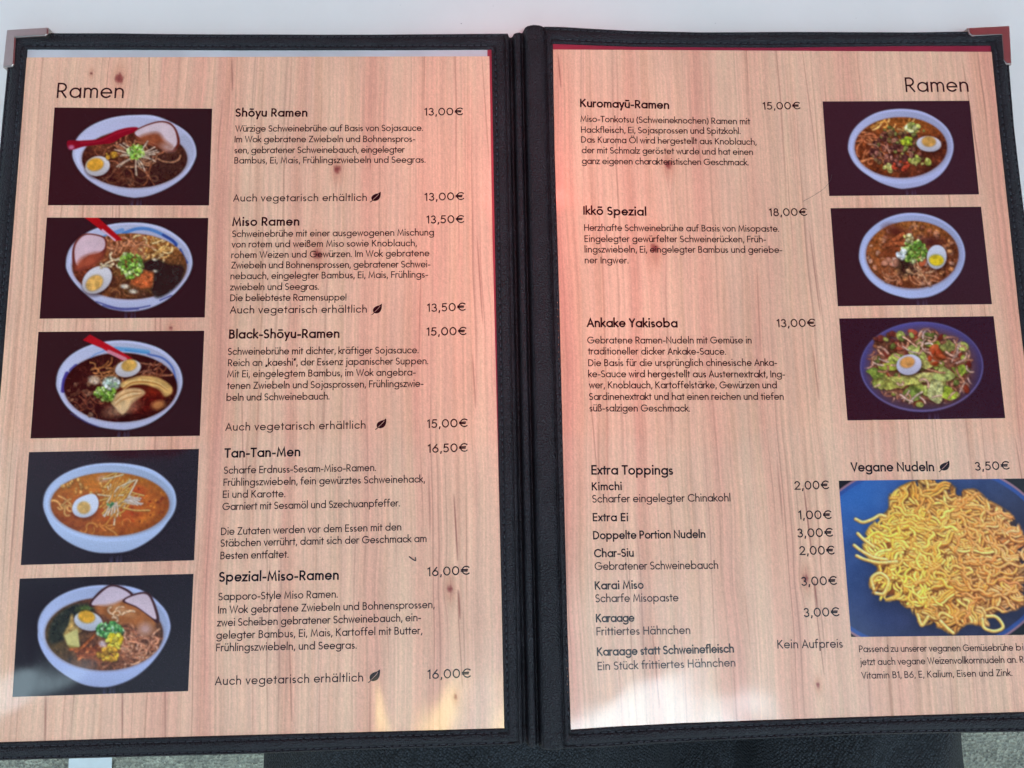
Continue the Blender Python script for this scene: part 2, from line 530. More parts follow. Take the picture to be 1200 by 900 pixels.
# sky and red canopy reflections at the sleeve edges, painted as coloured slabs
def slab(pts, z, name, mat, parent, th=0.1):
    n = len(pts)
    vs = [(x, y, z) for x, y in pts] + [(x, y, z - th) for x, y in pts]
    fs = [tuple(range(n)), tuple(range(2 * n - 1, n - 1, -1))] + [(k, n + k, n + (k + 1) % n, (k + 1) % n) for k in range(n)]
    me = mesh_from(vs, fs)
    bm = bmesh.new(); bm.from_mesh(me); bmesh.ops.recalc_face_normals(bm, faces=bm.faces); bm.to_mesh(me); bm.free()
    return link(name, me, mat, parent)
slab([(-220.5, -146.5), (-12.6, -146.5), (-12.6, 149.5), (-220.5, 149.5)], -0.25, 'painted_reflection', M_SKYREFL, left_panel)
slab([(-13.2, -146.0), (-9.8, -146.0), (-10.2, 149), (-13.2, 149)], -0.15, 'painted_red_reflection', M_REDREFL, left_panel, 0.08)
slab([(15.2, -147.5), (220.0, -146.0), (221.0, 149.8), (15.2, 151.8)], -0.25, 'painted_reflection', M_REDREFL, right_panel)

# spine: lofted round rib with hinge grooves
SP = [(-4.6, -0.6), (-3.9, 0.35), (-3.45, 0.25), (-3.2, -2.2), (-2.2, -3.2), (-1.4, -2.4), (-1.0, -0.3), (-0.3, 0.45), (0.7, 0.75), (1.6, 0.5), (2.1, -0.1), (2.3, -2.6),
      (3.1, -3.2), (3.6, -1.6), (4.3, 0.5), (5.3, 1.3), (6.8, 1.8), (8.5, 1.95), (10.2, 1.7), (11.6, 1.15), (12.5, 0.55), (13.1, 0.2), (13.6, -0.6)]
def spine():
    yt = [155.6, 155.6, 155.6, 155.6, 155.7, 155.8, 155.9, 156.0, 156.1, 156.3, 156.6, 157.6, 158.0, 158.4, 158.7, 159.0, 159.2, 159.3, 159.3, 159.2, 159.1, 159.1, 159.0]
    yb = [-151.9, -151.9, -151.9, -152, -152.2, -152.4, -152.7, -152.9, -153.1, -153.1, -153.1, -153.1, -153.2, -153.5, -153.7, -153.8, -153.9, -154, -154, -154, -154, -154, -154]
    ys = np.r_[0, 0, np.linspace(0.0, 0.012, 5), np.linspace(0.014, 0.045, 14), np.linspace(0.06, 0.94, 60), np.linspace(0.955, 0.986, 14), np.linspace(0.988, 1, 5), 1, 1]
    # fine profile
    xs = np.array([p[0] for p in SP]); zs = np.array([p[1] for p in SP])
    ux = np.linspace(xs[0], xs[-1], 90)
    zz = np.interp(ux, xs, zs)
    k = np.array([1, 2, 1.]) / 4
    zz = np.convolve(np.pad(zz, 1, 'edge'), k, 'valid')
    T, B = np.interp(ux, xs, yt), np.interp(ux, xs, yb)
    vs, fs = [], []
    n, m = len(ux), len(ys)
    for j, f in enumerate(ys):
        for i in range(n):
            y = B[i] + (T[i] - B[i]) * f
            d = min(y - B[i], T[i] - y)
            z = zz[i]
            band = 1 if d < 7.2 else 0
            if d < 7.2: z = z * 0.8 + 0.2
            if abs(d - 7.2) < 0.5: z -= 0.35
            if abs(d - 1.6) < 0.35: z -= 0.2
            if d < 1.0: z = z - (1 - d) ** 2 * 1.2
            if j < 1 or j > m - 2: z = -4.4
            z += 0.05 * math.sin(y * 0.21 + i * 0.4) + 0.04 * math.sin(y * 0.53 + i)
            vs.append((ux[i], y, z))
    for j in range(m - 1):
        for i in range(n - 1):
            a = j * n + i
            fs.append((a, a + 1, a + n + 1, a + n))
    return mesh_from(vs, fs, True)
link('spine', spine(), M_LEATHER, cover)

def corner(pts, parent, tilt=0.0):
    bm = bmesh.new()
    v = [bm.verts.new((x, y, 1.5 + tilt * (x - pts[0][0]))) for x, y in pts]
    w = [bm.verts.new((x, y, -5.0)) for x, y in pts]
    n = len(pts)
    top = bm.faces.new(v); bm.faces.new(w[::-1])
    for k in range(n):
        bm.faces.new((v[k], w[k], w[(k + 1) % n], v[(k + 1) % n]))
    bmesh.ops.recalc_face_normals(bm, faces=bm.faces)
    bmesh.ops.bevel(bm, geom=list(top.edges), offset=0.45, segments=3, affect='EDGES')
    me = bm_mesh(bm)
    return link('corner_protector', me, M_METAL, parent)
corner([(-228.3, 157.3), (-209.0, 157.3), (-209.0, 154.0), (-210.0, 153.3), (-223.9, 153.3), (-223.6, 140.4), (-224.4, 139.3), (-228.7, 139.3)], left_panel, 0.085)
corner([(209.1, 156.6), (229.1, 157.6), (227.9, 138.3), (225.4, 138.4), (224.1, 140.2), (224.7, 152.9), (210.9, 152.4), (209.5, 153.7)], right_panel)

# ---------------------------------------------------------------- lettering: geometric single-line letters given a stroke width
def A_(cx, cy, rx, ry, a0, a1):
    n = max(3, int(abs(a1 - a0) / 24) + 1)
    return [(cx + rx * math.cos(math.radians(a0 + (a1 - a0) * i / n)), cy + ry * math.sin(math.radians(a0 + (a1 - a0) * i / n))) for i in range(n + 1)]
X, CP, AS, MY, RX, RY = 0.64, 0.95, 1.05, 0.345, 0.295, 0.295
BB = 0.05
O_ = A_(RX, MY, RX, RY, 0, 360)
NR_ = A_(0.22, X - 0.22, 0.22, 0.22, 180, 0)
def sh(p, dx): return [(x + dx, y) for x, y in p]
DOT = lambda x, y: [(x - .006, y), (x + .006, y)]
UM = lambda x: [[(x - .145, .95), (x - .13, .95)], [(x + .13, .95), (x + .145, .95)]]
UMC = lambda x: [[(x - .16, 1.14), (x - .135, 1.14)], [(x + .135, 1.14), (x + .16, 1.14)]]
MAC = lambda x: [[(x - .17, .93), (x + .17, .93)]]
G = {}
G['a'] = [O_, [(2 * RX, X), (2 * RX, BB)]]
G['b'] = [[(0, AS), (0, BB)], O_]
G['c'] = [A_(RX, MY, RX, RY, 42, 318)]
G['d'] = [O_, [(2 * RX, AS), (2 * RX, BB)]]
G['e'] = [A_(RX, MY, RX, RY, 0, 318), [(0.02, MY), (2 * RX, MY)]]
G['f'] = [[(.12, BB), (.12, .84)] + A_(.28, .86, .16, .17, 170, 70), [(0, X), (.29, X)]]
G['g'] = [O_, [(2 * RX, X), (2 * RX, -.08)] + A_(RX, -.08, RX, .2, -8, -150)]
G['h'] = [[(0, AS), (0, BB)], NR_ + [(.44, BB)]]
G['i'] = [[(0, X), (0, BB)], DOT(0, .97)]
G['j'] = [[(.12, X), (.12, -.12)] + A_(0, -.12, .12, .13, -10, -80), DOT(.12, .97)]
G['k'] = [[(0, AS), (0, BB)], [(.38, X), (0.02, .29)], [(.12, .37), (.42, BB)]]
G['l'] = [[(0, AS), (0, BB)]]
G['m'] = [[(0, X), (0, BB)], A_(.185, X - .2, .185, .2, 180, 0) + [(.37, BB)], sh(A_(.185, X - .2, .185, .2, 180, 0) + [(.37, BB)], .37)]
G['n'] = [[(0, X), (0, BB)], NR_ + [(.44, BB)]]
G['o'] = [O_]
G['p'] = [[(0, X), (0, -.28)], O_]
G['q'] = [O_, [(2 * RX, X), (2 * RX, -.28)]]
G['r'] = [[(0, X), (0, BB)], A_(.2, X - .21, .2, .21, 180, 75)]
G['s'] = [A_(.16, .455, .145, .145, 55, 270) + A_(.16, .18, .155, .13, 90, -130)]
G['t'] = [[(.14, .86), (.14, BB)], [(0, X), (.28, X)]]
G['u'] = [[(0, X), (0, .27)] + A_(.22, .27, .22, .22, 180, 360) + [(.44, X)], [(.44, .3), (.44, BB)]]
G['v'] = [[(0, X), (.22, BB), (.44, X)]]
G['w'] = [[(0, X), (.19, BB), (.36, X), (.53, BB), (.72, X)]]
G['x'] = [[(0, X), (.40, BB)], [(.40, X), (0, BB)]]
G['y'] = [[(0, X), (.22, BB + .02)], [(.46, X), (.13, -.28)]]
G['z'] = [[(0, X), (.40, X), (0, BB), (.42, BB)]]
G['ß'] = [[(0, BB), (0, .82)] + A_(.19, .82, .19, .19, 180, -60), A_(.17, .585, .17, .1, 60, 90)[::-1] + A_(.2, .27, .24, .225, 70, -110)]
G['ä'] = G['a'] + UM(RX); G['ö'] = G['o'] + UM(RX); G['ü'] = G['u'] + UM(.22)
G['ō'] = G['o'] + MAC(RX); G['ū'] = G['u'] + MAC(.22)
G['A'] = [[(0, BB), (.33, CP), (.66, BB)], [(.12, .34), (.54, .34)]]
G['B'] = [[(0, BB), (0, CP), (.2, CP)] + A_(.22, .745, .19, .205, 90, -90) + [(0, .54)], [(.22, .54)] + A_(.24, .295, .23, .245, 90, -90) + [(0, BB)]]
G['C'] = [A_(.45, .5, .45, .45, 45, 315)]
G['D'] = [[(0, BB), (0, CP), (.2, CP)] + A_(.2, .5, .44, .45, 90, -90) + [(0, BB)]]
G['E'] = [[(.42, CP), (0, CP), (0, BB), (.42, BB)], [(0, .51), (.40, .51)]]
G['F'] = [[(.40, CP), (0, CP), (0, BB)], [(0, .51), (.38, .51)]]
G['G'] = [A_(.46, .5, .46, .45, 48, 360) + [(.50, .5)]]
G['H'] = [[(0, CP), (0, BB)], [(.58, CP), (.58, BB)], [(0, .52), (.58, .52)]]
G['I'] = [[(0, CP), (0, BB)]]
G['K'] = [[(0, CP), (0, BB)], [(.48, CP), (.02, .46)], [(.14, .58), (.54, BB)]]
G['M'] = [[(0, BB), (.1, CP), (.40, .16), (.70, CP), (.80, BB)]]
G['N'] = [[(0, BB), (0, CP), (.62, BB), (.62, CP)]]
G['O'] = [A_(.46, .5, .46, .45, 0, 360)]
G['Ö'] = G['O'] + UMC(.46)
G['P'] = [[(0, BB), (0, CP), (.2, CP)] + A_(.22, .70, .24, .25, 90, -90) + [(0, .45)]]
G['R'] = [[(0, BB), (0, CP), (.2, CP)] + A_(.22, .70, .24, .25, 90, -90) + [(0, .45)], [(.2, .45), (.48, BB)]]
G['S'] = [A_(.24, .72, .215, .225, 50, 270) + A_(.24, .27, .235, .225, 90, -140)]
G['T'] = [[(0, CP), (.52, CP)], [(.26, CP), (.26, BB)]]
G['V'] = [[(0, CP), (.31, BB), (.62, CP)]]
G['W'] = [[(0, CP), (.26, BB), (.49, CP), (.72, BB), (.98, CP)]]
G['Y'] = [[(0, CP), (.27, .48), (.54, CP)], [(.27, .48), (.27, BB)]]
G['Z'] = [[(0, CP), (.50, CP), (0, BB), (.52, BB)]]
G['0'] = [A_(.31, .5, .31, .45, 0, 360)]
G['1'] = [[(0, .82), (.17, CP), (.17, BB)]]
G['2'] = [A_(.25, .69, .245, .26, 165, -20) + [(.40, .46), (0, BB), (.52, BB)]]
G['3'] = [A_(.22, .73, .2, .22, 150, -80) , A_(.22, .275, .24, .235, 80, -150)]
G['5'] = [[(.46, CP), (.12, CP), (.07, .56)] + A_(.23, .335, .255, .285, 125, -140)]
G['6'] = [A_(.27, .31, .265, .265, 0, 360), [(.42, CP), (.04, .43)]]
G['8'] = [A_(.25, .735, .19, .215, 0, 360), A_(.25, .285, .245, .24, 0, 360)]
G['€'] = [A_(.50, .5, .40, .45, 48, 312), [(0, .58), (.62, .58)], [(0, .42), (.58, .42)]]
G['.'] = [DOT(0, .07)]
G[','] = [[(.05, .10), (0, -.12)]]
G['-'] = [[(0, .34), (.26, .34)]]
G['!'] = [[(0, CP), (0, .28)], DOT(0, .07)]
G['('] = [A_(.42, .4, .42, .66, 130, 230)]
G[')'] = [A_(-.27, .4, .42, .66, 50, -50)]
G['„'] = [[(.05, .12), (0, -.12)], [(.19, .12), (.14, -.12)]]
G['“'] = [[(.05, 1.0), (0, .76)], [(.19, 1.0), (.14, .76)]]
SIDE = {c: .085 for c in G}
for c in 'AVWYTvwyxkzftr': SIDE[c] = .045
for c in 'r': SIDE[c] = .06
for c in 'oecOCGö0ō': SIDE[c] = .075
for c in 'hnmuHNMIildbpBDEFKPR15': SIDE[c] = .10

def glyph_width(c):
    xs = [p[0] for s in G[c] for p in s]
    return min(xs), max(xs) - min(xs)

def stroke_quads(pts, w, z, vs, fs):
    P = [pts[0]] + [p for k, p in enumerate(pts[1:]) if math.hypot(p[0] - pts[k][0], p[1] - pts[k][1]) > 1e-5]
    n = len(P)
    closed = n > 3 and math.hypot(P[0][0] - P[-1][0], P[0][1] - P[-1][1]) < 1e-4
    base = len(vs)
    for k in range(n):
        def dirn(a, b):
            d = (b[0] - a[0], b[1] - a[1]); L = math.hypot(*d) or 1
            return (d[0] / L, d[1] / L)
        d0 = dirn(P[k - 1], P[k]) if k > 0 else (dirn(P[-2], P[-1]) if closed else None)
        d1 = dirn(P[k], P[k + 1]) if k < n - 1 else (dirn(P[0], P[1]) if closed else None)
        if d0 is None: d0 = d1
        if d1 is None: d1 = d0
        nx, ny = -(d0[1] + d1[1]), d0[0] + d1[0]
        L = math.hypot(nx, ny)
        if L < 1e-6: nx, ny, L = -d1[1], d1[0], 1.0
        nx, ny = nx / L, ny / L
        m = 1 / max(0.45, nx * -d1[1] + ny * d1[0])
        ex, ey = 0, 0
        if not closed and k == 0: ex, ey = -d1[0] * w * .45, -d1[1] * w * .45
        if not closed and k == n - 1: ex, ey = d0[0] * w * .45, d0[1] * w * .45
        h = w / 2 * m
        vs.append((P[k][0] + ex + nx * h, P[k][1] + ey + ny * h, z))
        vs.append((P[k][0] + ex - nx * h, P[k][1] + ey - ny * h, z))
    for k in range(n - 1):
        a = base + 2 * k
        fs.append((a, a + 1, a + 3, a + 2))

def text_block(lines, cap, weight, z0=0.07):
    """lines: (text, x0, y0, x1, y1) baseline ends in mm -> one printed mesh"""
    vs, fs = [], []
    cap = cap * 1.04
    for txt, x0, y0, x1, y1 in lines:
        L = math.hypot(x1 - x0, y1 - y0)
        ux, uy = (x1 - x0) / L, (y1 - y0) / L
        adv, nat, cnt, prev = [], 0.0, 0, 0.0
        for k, c in enumerate(txt):
            if c == ' ':
                nat += .30; cnt += 1; adv.append(None); continue
            mn, w = glyph_width(c)
            sb_ = SIDE[c] + max(0, weight - .12) * .3
            sl = sb_ if k else 0.0
            nat += sl; adv.append((nat - mn)); nat += w + (sb_ if k < len(txt) - 1 else 0); cnt += 1
        track = (L / cap - nat) / max(1, cnt - 1)
        sx = 1.0
        if track < -0.012: sx = L / cap / (nat - 0.012 * (cnt - 1)); track = -0.012
        if track > 0.025: tt = min(.09, .025 + (track - .025) * .5); sx = L / cap / (nat + tt * (cnt - 1)); track = tt
        for k, c in enumerate(txt):
            if c == ' ': continue
            for si, s in enumerate(G[c]):
                ww = weight * (1.08 if len(s) == 2 and abs(s[0][0] - s[1][0]) < .03 and abs(s[0][1] - s[1][1]) < .001 else 1.0)
                P = []
                for gx, gy in s:
                    X_ = (gx + adv[k] + track * k) * sx * cap; Y_ = gy * cap
                    P.append((x0 + ux * X_ - uy * Y_, y0 + uy * X_ + ux * Y_))
                stroke_quads(P, ww * cap, z0 + 0.012 * si, vs, fs)
    return vs, fs

# ---------------------------------------------------------------- printed food pictures (drawn as fine coloured meshes)
def vnoise(X_, Y_, seed):
    r = np.random.RandomState(seed).rand(256, 256)
    xi, yi = np.floor(X_).astype(int), np.floor(Y_).astype(int)
    fx, fy = X_ - xi, Y_ - yi
    fx, fy = fx * fx * (3 - 2 * fx), fy * fy * (3 - 2 * fy)
    g = lambda a, b: r[a & 255, b & 255]
    return (g(xi, yi) * (1 - fx) + g(xi + 1, yi) * fx) * (1 - fy) + (g(xi, yi + 1) * (1 - fx) + g(xi + 1, yi + 1) * fx) * fy

def fbm(X_, Y_, seed, o=4):
    t, a, s = 0, 0.5, 0
    for k in range(o):
        t = t + a * vnoise(X_ * 2 ** k + 17 * k, Y_ * 2 ** k + 31 * k, seed + k); s += a; a *= 0.55
    return t / s

def spline(pts, closed=False, n=8):
    P = np.array(pts, float)
    if closed: P = np.vstack([P[-1:], P, P[:2]])
    else: P = np.vstack([2 * P[0] - P[1], P, 2 * P[-1] - P[-2]])
    out = []
    t = np.linspace(0, 1, n, endpoint=False)[:, None]
    for k in range(1, len(P) - 2):
        a, b, c, d = P[k - 1], P[k], P[k + 1], P[k + 2]
        out.append(0.5 * (2 * b + (c - a) * t + (2 * a - 5 * b + 4 * c - d) * t ** 2 + (3 * b - a - 3 * c + d) * t ** 3))
    if not closed: out.append(P[-2:-1])
    return np.vstack(out)

class Pic:
    def __init__(self, q, nx, ny):
        """q: corners TL TR BR BL in drawing units"""
        self.nx, self.ny = nx, ny
        u, v = np.meshgrid(np.linspace(0, 1, nx), np.linspace(0, 1, ny))
        q = np.array(q, float)
        P = lambda k: q[0, k] * (1 - u) * (1 - v) + q[1, k] * u * (1 - v) + q[2, k] * u * v + q[3, k] * (1 - u) * v
        self.X, self.Y, self.u, self.v = P(0), P(1), u, v
        self.px = abs(q[1, 0] - q[0, 0]) / nx
        self.img = np.zeros((ny, nx, 3)); self.ids = np.zeros((ny, nx), int); self.names = ['backdrop']; self.clip = None; self.ek = .45
    def nz(self, s, seed, o=4, ax=1.0): return fbm(self.X / s, self.Y / s * ax, seed, o)
    def put(self, m, col, name=None, sl=None):
        col = np.asarray(col, float)
        I = self.img if sl is None else self.img[sl]
        I[:] = I * (1 - m[..., None]) + col * m[..., None]
        if name:
            if name not in self.names: self.names.append(name)
            D = self.ids if sl is None else self.ids[sl]
            D[m > 0.5] = self.names.index(name)
    def ell(self, cx, cy, rx, ry, a=0, soft=1.3):
        a = math.radians(a)
        dx, dy = self.X - cx, self.Y - cy
        x, y = dx * math.cos(a) + dy * math.sin(a), -dx * math.sin(a) + dy * math.cos(a)
        r = np.hypot(x / rx, y / ry)
        return np.clip(0.5 - (r - 1) * min(rx, ry) / (soft * self.px), 0, 1)
    def poly(self, pts, smooth=True, soft=1.3):
        P = spline(pts, True, 6) if smooth else np.array(pts, float)
        ins = np.zeros(self.X.shape, bool); d2 = np.full(self.X.shape, 1e12)
        for k in range(len(P)):
            a, b = P[k - 1], P[k]
            c = ((a[1] > self.Y) != (b[1] > self.Y))
            with np.errstate(divide='ignore', invalid='ignore'):
                xx = (b[0] - a[0]) * (self.Y - a[1]) / (b[1] - a[1] + 1e-12) + a[0]
            ins ^= c & (self.X < xx)
            d = b - a; L = d @ d + 1e-9
            t = np.clip(((self.X - a[0]) * d[0] + (self.Y - a[1]) * d[1]) / L, 0, 1)
            d2 = np.minimum(d2, (self.X - a[0] - t * d[0]) ** 2 + (self.Y - a[1] - t * d[1]) ** 2)
        s = np.sqrt(d2) * np.where(ins, 1, -1)
        return np.clip(0.5 + s / (soft * self.px), 0, 1)
    def stroke(self, pts, w, col, name=None, edge=None, hi=None, smooth=True, alpha=1.0):
        P = spline(pts, False, 6) if smooth and len(pts) > 2 else np.array(pts, float)
        pad = w + 3 * self.px
        box = (self.X > P[:, 0].min() - pad) & (self.X < P[:, 0].max() + pad) & (self.Y > P[:, 1].min() - pad) & (self.Y < P[:, 1].max() + pad)
        r = np.where(box.any(1))[0]; c = np.where(box.any(0))[0]
        if not len(r) or not len(c): return
        sl = (slice(r[0], r[-1] + 1), slice(c[0], c[-1] + 1))
        X_, Y_ = self.X[sl], self.Y[sl]
        cm = 1.0 if self.clip is None else self.clip[sl]
        d2 = np.full(X_.shape, 1e12); side = np.zeros(X_.shape)
        for k in range(len(P) - 1):
            a, b = P[k], P[k + 1]; d = b - a; L = d @ d + 1e-9
            t = np.clip(((X_ - a[0]) * d[0] + (Y_ - a[1]) * d[1]) / L, 0, 1)
            ex, ey = X_ - a[0] - t * d[0], Y_ - a[1] - t * d[1]
            q = ex * ex + ey * ey
            m = q < d2; d2[m] = q[m]; side[m] = (ey - ex * 0.4)[m]
        D = np.sqrt(d2)
        if edge is not None:
            self.put(np.clip(0.5 + (w / 2 * 1.45 - D) / (1.8 * self.px), 0, 1) * self.ek * alpha * cm, edge, None, sl)
        m = np.clip(0.5 + (w / 2 - D) / (1.4 * self.px), 0, 1) * alpha * cm
        cc = np.asarray(col, float) * np.ones(X_.shape + (1,))
        if hi is not None:
            h = np.clip(-side / (w / 2) * 0.8 + 0.15, 0, 1)[..., None]
            cc = cc * (1 - h) + np.asarray(hi, float) * h
            cc = cc * (1 - 0.28 * np.clip(side / (w / 2), 0, 1)[..., None])
        self.put(m, cc, name, sl)
    def tint(self, mask, seed, s, amp, ax=1.0):
        n = (self.nz(s, seed, 4, ax) - 0.5) * 2 * amp
        self.img *= (1 + n * mask)[..., None]
    def inside(self, mask, rng):
        ys, xs = np.where(mask > 0.5); k = rng.randint(len(ys))
        return self.X[ys[k], xs[k]], self.Y[ys[k], xs[k]]
    def noodles(self, mask, n, length, w, cols, name, seed, turn=0.6, edge=(60, 35, 20), hi=None, alpha=1.0, shade=None, ang=None, wavy=0.0):
        g = np.random.RandomState(seed)
        for k in range(n):
            x, y = self.inside(mask, g)
            a = g.rand() * 6.28 if ang is None else math.radians(ang + g.randn() * 25)
            t = g.randn() * turn; P = [(x, y)]; ph = g.rand() * 6.28
            st = length * (0.6 + 0.8 * g.rand()) / 6
            for q in range(6):
                if wavy: t = t * .8 + g.randn() * turn * .25; a += t * .3; b = a + wavy * math.sin(ph + q * 1.7)
                else: t += g.randn() * turn * 0.5; a += t * 0.5; b = a
                x += math.cos(b) * st; y += math.sin(b) * st * 0.85; P.append((x, y))
            c = np.array(cols[g.randint(len(cols))], float) * (0.9 + 0.2 * g.rand())
            if shade is not None: c = c * shade(P[3][0], P[3][1])
            h = None if hi is None else np.minimum(255, c * 0.45 + np.array(hi, float) * 0.55 * (1 if shade is None else shade(P[3][0], P[3][1])))
            self.stroke(P, w * (0.8 + 0.4 * g.rand()), c, name, edge=edge, hi=h, alpha=alpha)
    def bits(self, mask, n, r, cols, name, seed, ring=False, asp=0.6):
        g = np.random.RandomState(seed)
        for k in range(n):
            x, y = self.inside(mask, g)
            c = np.array(cols[g.randint(len(cols))], float) * (0.85 + 0.3 * g.rand())
            rr = r * (0.6 + 0.8 * g.rand()); a = g.rand() * 180
            if name == 'corn' or r > 9: self.put(self.ell(x + 2, y + 4, rr * 1.15, rr * 1.15 * (asp + .3 * g.rand()), a, 2) * 0.5, c * 0.4)
            self.put(self.ell(x, y, rr, rr * (asp + .3 * g.rand()), a, 1.6), np.minimum(c, 255), name)
            if ring: self.put(self.ell(x, y, rr * .45, rr * .3, a, 1.6) * .7, c * 0.55)
            else: self.put(self.ell(x - rr * .2, y - rr * .25, rr * .4, rr * .25, a, 2) * .5, np.minimum(c * 1.25 + 20, 255))
    def egg(self, cx, cy, rx, ry, a, yx, yy, yr, yolk, seed, white=(228, 222, 222)):
        self.put(self.ell(cx + 5, cy + 9, rx * 1.06, ry * 1.08, a, 6) * 0.6, (40, 20, 18))
        e = self.ell(cx, cy, rx, ry, a)
        lo = np.clip(((self.Y - cy) / ry) * 0.5 + 0.3, 0, 1)[..., None]
        self.put(e, np.array(white, float) * (1 - 0.20 * lo), 'egg')
        self.put(self.ell(yx, yy, yr * 1.12, yr * .85, a, 3) * .5, np.array(yolk, float) * .75)
        n = self.nz(26, seed)[..., None]
        self.put(self.ell(yx, yy, yr, yr * .74, a, 2), np.clip(np.array(yolk, float) * (0.72 + 0.55 * n), 0, 255))
    def bowl(self, body, rim, broth, c_body=(205, 208, 232), c_rim=(214, 217, 240), name='bowl'):
        b = self.poly(body)
        y0, y1 = min(p[1] for p in body), max(p[1] for p in body)
        s = np.clip((self.Y - y0) / (y1 - y0), 0, 1)[..., None]
        self.put(b, np.array(c_body, float) * (1.03 - 0.12 * s ** 3), name)
        r = self.ell(*rim)
        x = np.clip((self.X - rim[0]) / rim[2], -1, 1)[..., None]
        self.put(r, np.array(c_rim, float) * (0.985 - 0.06 * x ** 2), name)
        inner = self.ell(rim[0], rim[1] + 3, rim[2] * .965, rim[3] * .955)
        self.put(inner, np.array(c_rim, float) * (0.92 - 0.07 * x + 0.05 * np.clip((self.Y - rim[1]) / rim[3], -1, 1)[..., None]), name)
        self.put(self.ell(*broth[:4], 0, 5) * .55, (120, 80, 70))
    def broth(self, e, c0, c1, seed, s=45, amp=0.5, name='broth'):
        n = np.clip((self.nz(s, seed) - 0.5) * 2.2 + 0.5, 0, 1)[..., None]
        m = self.ell(*e); self.clip = m; self.food = True
        dx = ((self.X - e[0]) / e[2])[..., None]; dy = ((self.Y - e[1]) / e[3])[..., None]
        col = np.array(c0, float) * (1 - n) + np.array(c1, float) * n
        self.put(m, np.clip(col * (1 - 0.35 * np.clip(np.hypot(dx, dy) - .75, 0, 1) * 2), 0, 255), name)
        return m
    def back(self, c0, c1, seed):
        n = self.nz(300, seed, 2)[..., None]
        t = np.clip(self.u[..., None] * .8 + (n - .5) * .5, 0, 1)
        self.img[:] = np.array(c0, float) * (1 - t) + np.array(c1, float) * t
        for x, w in ((0.52, .008), (0.555, .006), (0.575, .005)):
            self.put(np.exp(-((self.u - x) / w) ** 2) * np.clip((self.v - .93) / .06, 0, 1) * .45, (120, 120, 165))
    def finish(self, blur=2, grit=.34, glint=.5):
        skip = [self.names.index(q) for q in ('backdrop', 'bowl', 'egg', 'spoon', 'plate', 'butter', 'pork_slice') if q in self.names]
        food = (~np.isin(self.ids, skip)).astype(float)
        n1 = self.nz(15, 901, 3); n2 = self.nz(7, 902, 2); n3 = self.nz(11, 903, 2)
        k = 1 + food * ((n1 - .5) * 2 * grit + (n2 - .5) * grit * 1.2)
        self.img = np.clip(self.img * k[..., None] * (1 + food[..., None] * (n3[..., None] - .5) * np.array((.10, .0, -.16))), 0, 255)
        hl = food * np.clip((self.nz(9, 904, 2) - .74) * 6, 0, 1) * glint      # wet glints in the broth
        self.img = self.img * (1 - hl[..., None]) + np.minimum(255, self.img * 1.5 + 46) * hl[..., None]
        I = self.img
        for k in range(blur):
            I = (np.roll(I, 1, 0) + np.roll(I, -1, 0) + 2 * I) / 4 if k % 2 == 0 else (np.roll(I, 1, 1) + np.roll(I, -1, 1) + 2 * I) / 4
        I[0], I[-1], I[:, 0], I[:, -1] = self.img[0], self.img[-1], self.img[:, 0], self.img[:, -1]
        self.img = np.clip(I + np.random.RandomState(1).randn(self.ny, self.nx, 1) * 2.0, 0, 255)

GREENS = [(150, 190, 75), (120, 170, 60), (180, 210, 110), (95, 140, 55), (200, 215, 150)]

